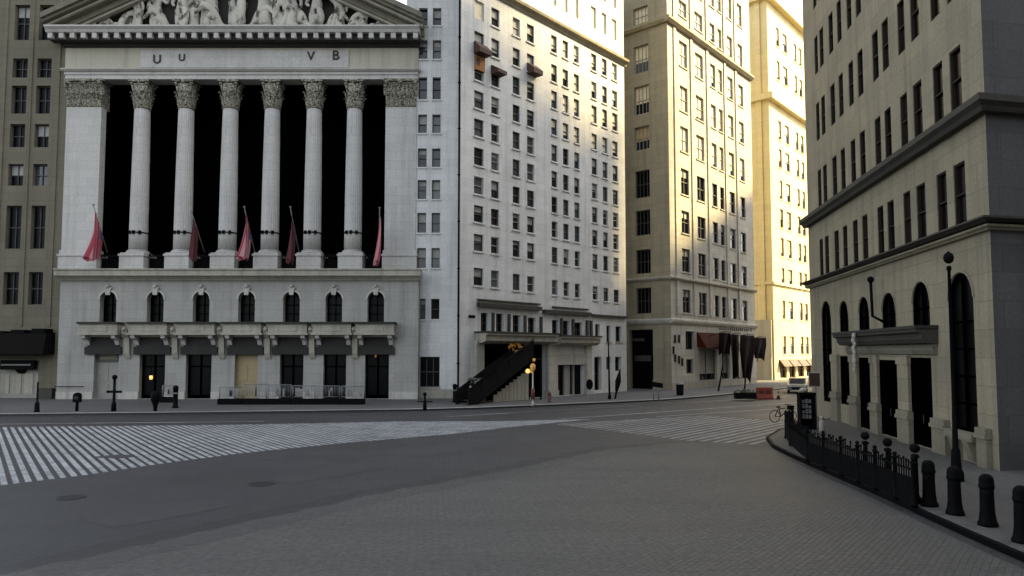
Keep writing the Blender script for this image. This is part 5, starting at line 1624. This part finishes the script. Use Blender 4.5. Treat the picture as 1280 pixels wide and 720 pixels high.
# drooping maroon banners along the corner building
def banner(label, u0, u1, vt, vb, narrow, off, m='maroon', seed=0):
    t = plthing("hanging_banner", label, "banner", PC, "dark banners drooping from the corner building")
    s0, s1 = PC.s(u0, vt, off), PC.s(u1, vt, off); z1, z0 = PC.z((u0 + u1) / 2, vt, off), PC.z((u0 + u1) / 2, vb, off)
    rr = random.Random(seed); nu, nv = 20, 14; P = []
    ph = rr.uniform(0, 6)
    for j in range(nv + 1):
        v = j / nv; w = 1 - (1 - narrow) * max(0, (v - .35) / .65) ** .8; row = []
        for i in range(nu + 1):
            q = i / nu; c = (s0 + s1) / 2 + (s1 - s0) * .1 * math.sin(v * 3 + ph)
            row.append((c + (q - .5) * (s1 - s0) * w, off + .14 * math.sin(q * 8 + ph + v * 2) * (.4 + v), z1 + (z0 - z1) * v * (1 - .14 * math.sin(q * PI * 1.5 + ph) ** 2)))
        P.append(row)
    mb = MB().grid(P)
    o = mb.build("cloth", M[m], t)
    so = o.modifiers.new("thickness", "SOLIDIFY"); so.thickness = .02
    mb = MB(); mb.tube([(s0 - .1, -.05, z1 - .5), ((s0 + s1) / 2, off - .05, z1 + .12), (s1 + .1, off - .1, z1 + .1)], .04, 6); mb.build("pole", M['black'], t)
banner("short blackish banner drooping next to the orange awning", 898, 912, 416, 446, .75, -1.6, 'maroon', 1)
banner("long narrow dark banner second from the orange awning", 913, 924, 418, 474, .45, -1.7, 'maroon', 2)
banner("widest dark maroon banner, hanging almost to the planter", 924, 941, 419, 481, .42, -1.8, 'maroon', 3)
banner("dark banner at the far corner beside the grey wall end", 942, 956, 422, 452, .7, -1.5, 'maroon', 4)
t = thing("flower_planter", "low dark planter box at the kerb beside the orange road barrier", "planter", at(931.5, 498.5)); w = px2m(931, 498.5, 25)
MB().box(-w / 2, w / 2, -.35, .35, 0, .5).build("box", M['rubber'], t)
mb = MB(); rr = random.Random(3)
for k in range(160):
    c = Vector((rr.uniform(-w / 2, w / 2), rr.uniform(-.3, .3), rr.uniform(.5, .75))); e = Vector((rr.uniform(-1, 1), rr.uniform(-1, 1), rr.uniform(0, 1))).normalized() * .12; f = e.orthogonal().normalized() * .06
    mb.mi = 0 if rr.random() < .8 else 1
    mb.poly([c - e, c + f, c + e, c - f])
mb.build("plants", [M['leaf'], M['white_metal']], t)
for u, v0, v1, lab in ((930, 496, 476, "thick dark trunk-like mast standing in the planter under the widest banner"), ):
    t, dx, h = pole(lab, u, v0, u + 3, v1 - 8, "banner_mast")
t, dx, h = pole("thin black pole leaning on the wall below the short banner", 898, 489, 905, 452)
# orange barrier, cone
t = thing("road_barrier", "orange plastic road barrier on the road beside the dark planter", "barrier", at(955.5, 499, 0)); w = px2m(955, 499, 20, 0); h = px2m(955, 499, 14.5, 0)
mb = MB(); prof = [(-.28, 0), (-.28, .12), (-.12, h * .45), (-.09, h), (.09, h), (.12, h * .45), (.28, .12), (.28, 0)]
mb.prism_yz(prof, -w / 2, w / 2); mb.build("barrier_body", M['orange'], t)
mb = MB(); mb.box(-w * .33, -w * .1, -.16, -.13, h * .5, h * .75); mb.box(w * .08, w * .33, -.16, -.13, h * .5, h * .75); mb.build("recesses", M['brown'], t)
t = thing("traffic_cone", "small orange and white traffic cone right of the orange barrier", "cone", at(973, 499, 0))
MB().box(-.2, .2, -.2, .2, 0, .04).build("base", M['rubber'], t); MB().lathe([(.16, .042), (.03, .72)], 0, 0, 12).build("cone", M['orange'], t); MB().lathe([(.112, .30), (.075, .49)], 0, 0, 12).build("white_band", M['white_metal'], t)
# car seen end-on at the foot of the sunlit building
p = ground(997, 490.5, 0)
t = thing("parked_car", "silver car seen head-on in the street below the sunlit building", "car", (p.x, p.y, 0), R(-22))
mb = MB(); prof = [(-2.1, .3), (-2.15, .65), (-2.0, .82), (-1.1, .92), (1.9, .95), (2.15, .85), (2.15, .3)]
mb.prism_yz(prof, -.88, .88); mb.prism_yz([(-1.15, .92), (-.45, 1.42), (1.1, 1.46), (1.85, .95)], -.76, .76); mb.build("car_body", M['car'], t)
mb = MB(); mb.prism_yz([(-1.13, .96), (-.52, 1.38), (-.50, 1.385), (-1.15, .975)], -.68, .68); mb.build("windscreen", M['black_glass'], t)
for sx in (-1, 1):
    MB().prism_yz([(-.95, .98), (-.4, 1.36), (1.0, 1.40), (1.6, .98)], sx * .762, sx * .775).build("side_window", M['black_glass'], t)
    MB().ball((sx * .66, -2.12, .68), .12, 10, 6, (1.4, .4, .8)).build("headlight", M['white_metal'], t)
    for y in (-1.35, 1.35):
        m0 = MB(); m0.tube([(sx * .72, y, .32), (sx * .9, y, .32)], .32, 18, False); wo = m0.build("wheel", M['rubber'], t)
        m0 = MB(); m0.tube([(sx * .901, y, .32), (sx * .912, y, .32)], .19, 12, False); m0.build("hub", M['steel'], wo)
MB().box(-.5, .5, -2.19, -2.155, .42, .6).build("grille", M['black'], t)
# kiosk, sign board and bicycle by the far end of the fence
p = ground(1008.5, 536, SZ)
kz = p.y / F
t = thing("news_kiosk", "narrow black kiosk cabinet with pale papers behind the far end of the fence", "kiosk", (p.x, p.y, SZ), R(-8))
hw, hh = 9.5 * kz, 45 * kz
mb = MB(); mb.box(-hw, hw, -.35, .35, 0, .12); mb.box(-hw + .02, -hw + .09, -.33, .33, .12, hh - .12); mb.box(hw - .09, hw - .02, -.33, .33, .12, hh - .12); mb.box(-hw + .09, hw - .09, .2, .33, .12, hh - .12); mb.box(-hw - .02, hw + .02, -.38, .38, hh - .12, hh); mb.build("cabinet", M['black'], t)
for k in range(4):
    z = .5 + k * (hh - .8) / 4
    mb = MB(); mb.box(-hw + .1, hw - .1, -.25, .19, z, z + .03); o = mb.build("shelf", M['black'], t)
    mb = MB(); r_ = random.Random(k)
    for q in range(3): x = -hw + .14 + q * (2 * hw - .3) / 3; mb.box(x, x + .12, -.2, -.17, z + .033, z + r_.uniform(.16, .3))
    mb.build("papers", M['steel'], o)
mb = MB(); mb.ball((-.1, 0, hh + .12), .22, 10, 6, (1, 1, .6)); mb.build("roof_vent", M['greytrim'], t)
p = ground(1021, 536, SZ); kz = p.y / F
t = thing("sign_board", "dark rectangular sign board with a pale border on a post above the kiosk", "sign", (p.x, p.y, SZ))
ht = (536 - 466) * kz; hb = (536 - 484.5) * kz
MB().tube([(0, .06, 0), (0, .06, ht)], .05, 8).build("post", M['steel'], t)
MB().box(-9 * kz, 5.5 * kz, -.03, .0, hb, ht).build("board", M['white_metal'], t)
MB().box(-8.2 * kz, 4.7 * kz, -.04, -.031, hb + .05, ht - .05).build("board_face", M['brown'], t)
p = ground(979, 528, 0)
t = thing("bicycle", "dark bicycle parked on the crossing left of the kiosk", "bicycle", (p.x, p.y, 0.008), R(12))
for x in (-.52, .52):
    mb = MB(); mb.tube([(x + .33 * math.cos(2 * PI * k / 24), 0, .35 + .33 * math.sin(2 * PI * k / 24)) for k in range(25)], .022, 6); wo = mb.build("wheel", M['rubber'], t)
    mb = MB()
    for k in range(8): mb.tube([(x, 0, .35), (x + .32 * math.cos(PI * k / 4), 0, .35 + .32 * math.sin(PI * k / 4))], .005, 4)
    mb.build("spokes", M['steel'], wo)
mb = MB()
for a, b in (((-.52, .35), (-.12, .33)), ((-.12, .33), (-.25, .8)), ((-.25, .8), (-.52, .35)), ((-.12, .33), (.36, .78)), ((-.24, .76), (.36, .82)), ((.36, .95), (.52, .35))):
    mb.tube([(a[0], 0, a[1]), (b[0], 0, b[1])], .022, 6)
mb.build("frame", M['black'], t)
mb = MB(); mb.tube([(.3, -.28, .98), (.38, -.1, 1.0), (.38, .1, 1.0), (.3, .28, .98)], .018, 6); mb.build("handlebar", M['black'], t)
mb = MB(); mb.ball((-.27, 0, .87), .13, 8, 5, (1.2, .6, .35)); mb.build("saddle", M['rubber'], t)
MB().box(.36, .62, -.15, .15, .72, .95).build("basket", M['black'], t)
# pale stub post at the bank's far corner
t = thing("stone_post", "small pale stone post at the far end of the fence by the bank corner", "post", at(1027.5, 541))
MB().lathe([(.16, 0), (.13, .1), (.1, .62)], 0, 0, 12).build("shaft", M['greytrim'], t); MB().ball((0, 0, .7), .11, 10, 6).build("cap", M['greytrim'], t)

shade_block("shade_tower", "unseen stepped grey tower beyond the bank, added to shape the shadow line", [(58, 80, 46, 71, 77), (60, 80, 71, 74.2, 72), (60, 80, 74.2, 77.2, 67), (60, 80, 77.2, 82, 62), (62, 80, 82, 98.5, 46)], 0, 'corner')  # added out of view; roof steps set where the facades fall into shade
shade_block("shade_street_block", "unseen grey block right of the view, added to keep sun off the near ground", [(28, 50, -40, 8, 60)], 0, 'corner')  # added out of view to block sun and sky from the right
shade_block("shade_end_block", "unseen block closing the street behind the bank, added to stop the sun", [(78, 98, 0, 40, 78)], 0, 'corner')  # added out of view to block sun coming down the street

# the temple-fronted hall behind the camera, unseen, added to cut sky light
t = thing("added_temple_hall", "unseen grey temple-fronted hall behind the viewpoint, added to cut sky light", "building", (0, -12, 0))
mb = MB(); mb.box(-20, 20, -30, -4, 0, 17); mb.build("wall", M['corner'], t)
mb = MB(); mb.prism_xz([(-21, 17.2), (21, 17.2), (0, 24)], -30, .8); mb.box(-21, 21, -30, .6, 15, 17.19); mb.build("pediment", M['corner'], t)
for k in range(8): MB().lathe([(.9, 2.4), (.75, 14.3), (1.0, 14.5), (1.0, 14.99)], -17.5 + 5 * k, -1, 20).build("column", M['corner'], t)
mb = MB()
for k in range(12): mb.box(-20 - .004 * k, 20 + .004 * k, -3.99, .3 + .36 * (11 - k), .2 * k, .2 * (k + 1) - .002)
mb.build("steps", M['corner'], t)

# ================================================================== light
SUN_AZ = Vector((.98, .2)).normalized(); EL = R(35)
w = bpy.data.worlds.new("World"); scene.world = w; w.use_nodes = True
nt = w.node_tree
bg = nt.nodes["Background"]
sky = nt.nodes.new("ShaderNodeTexSky"); sky.sky_type = 'NISHITA'; sky.sun_disc = False
sky.sun_elevation = EL; sky.sun_rotation = math.atan2(SUN_AZ.x, SUN_AZ.y)
sky.air_density = 1.0; sky.dust_density = 2.5; sky.ozone_density = 1.0; sky.altitude = 10
hs = nt.nodes.new('ShaderNodeHueSaturation'); hs.inputs['Saturation'].default_value = .38
nt.links.new(sky.outputs[0], hs.inputs['Color']); nt.links.new(hs.outputs[0], bg.inputs[0]); bg.inputs[1].default_value = 0.125
sd = bpy.data.lights.new("sun", "SUN"); sd.energy = 5.0; sd.angle = R(4.5); sd.color = (1.0, .76, .34)
so = bpy.data.objects.new("sun", sd); COL.objects.link(so)
dvec = Vector((SUN_AZ.x * math.cos(EL), SUN_AZ.y * math.cos(EL), math.sin(EL)))
so.rotation_euler = (-dvec).to_track_quat('-Z', 'Y').to_euler(); so.location = (60, -20, 90)
vs = scene.view_settings
scene.display_settings.display_device = 'sRGB'
vs.view_transform = 'Standard'; vs.look = 'None'; vs.exposure = 2.15; vs.gamma = 1; vs.use_curve_mapping = False
scene.cycles.max_bounces = 6; scene.cycles.diffuse_bounces = 4; scene.cycles.use_denoising = True
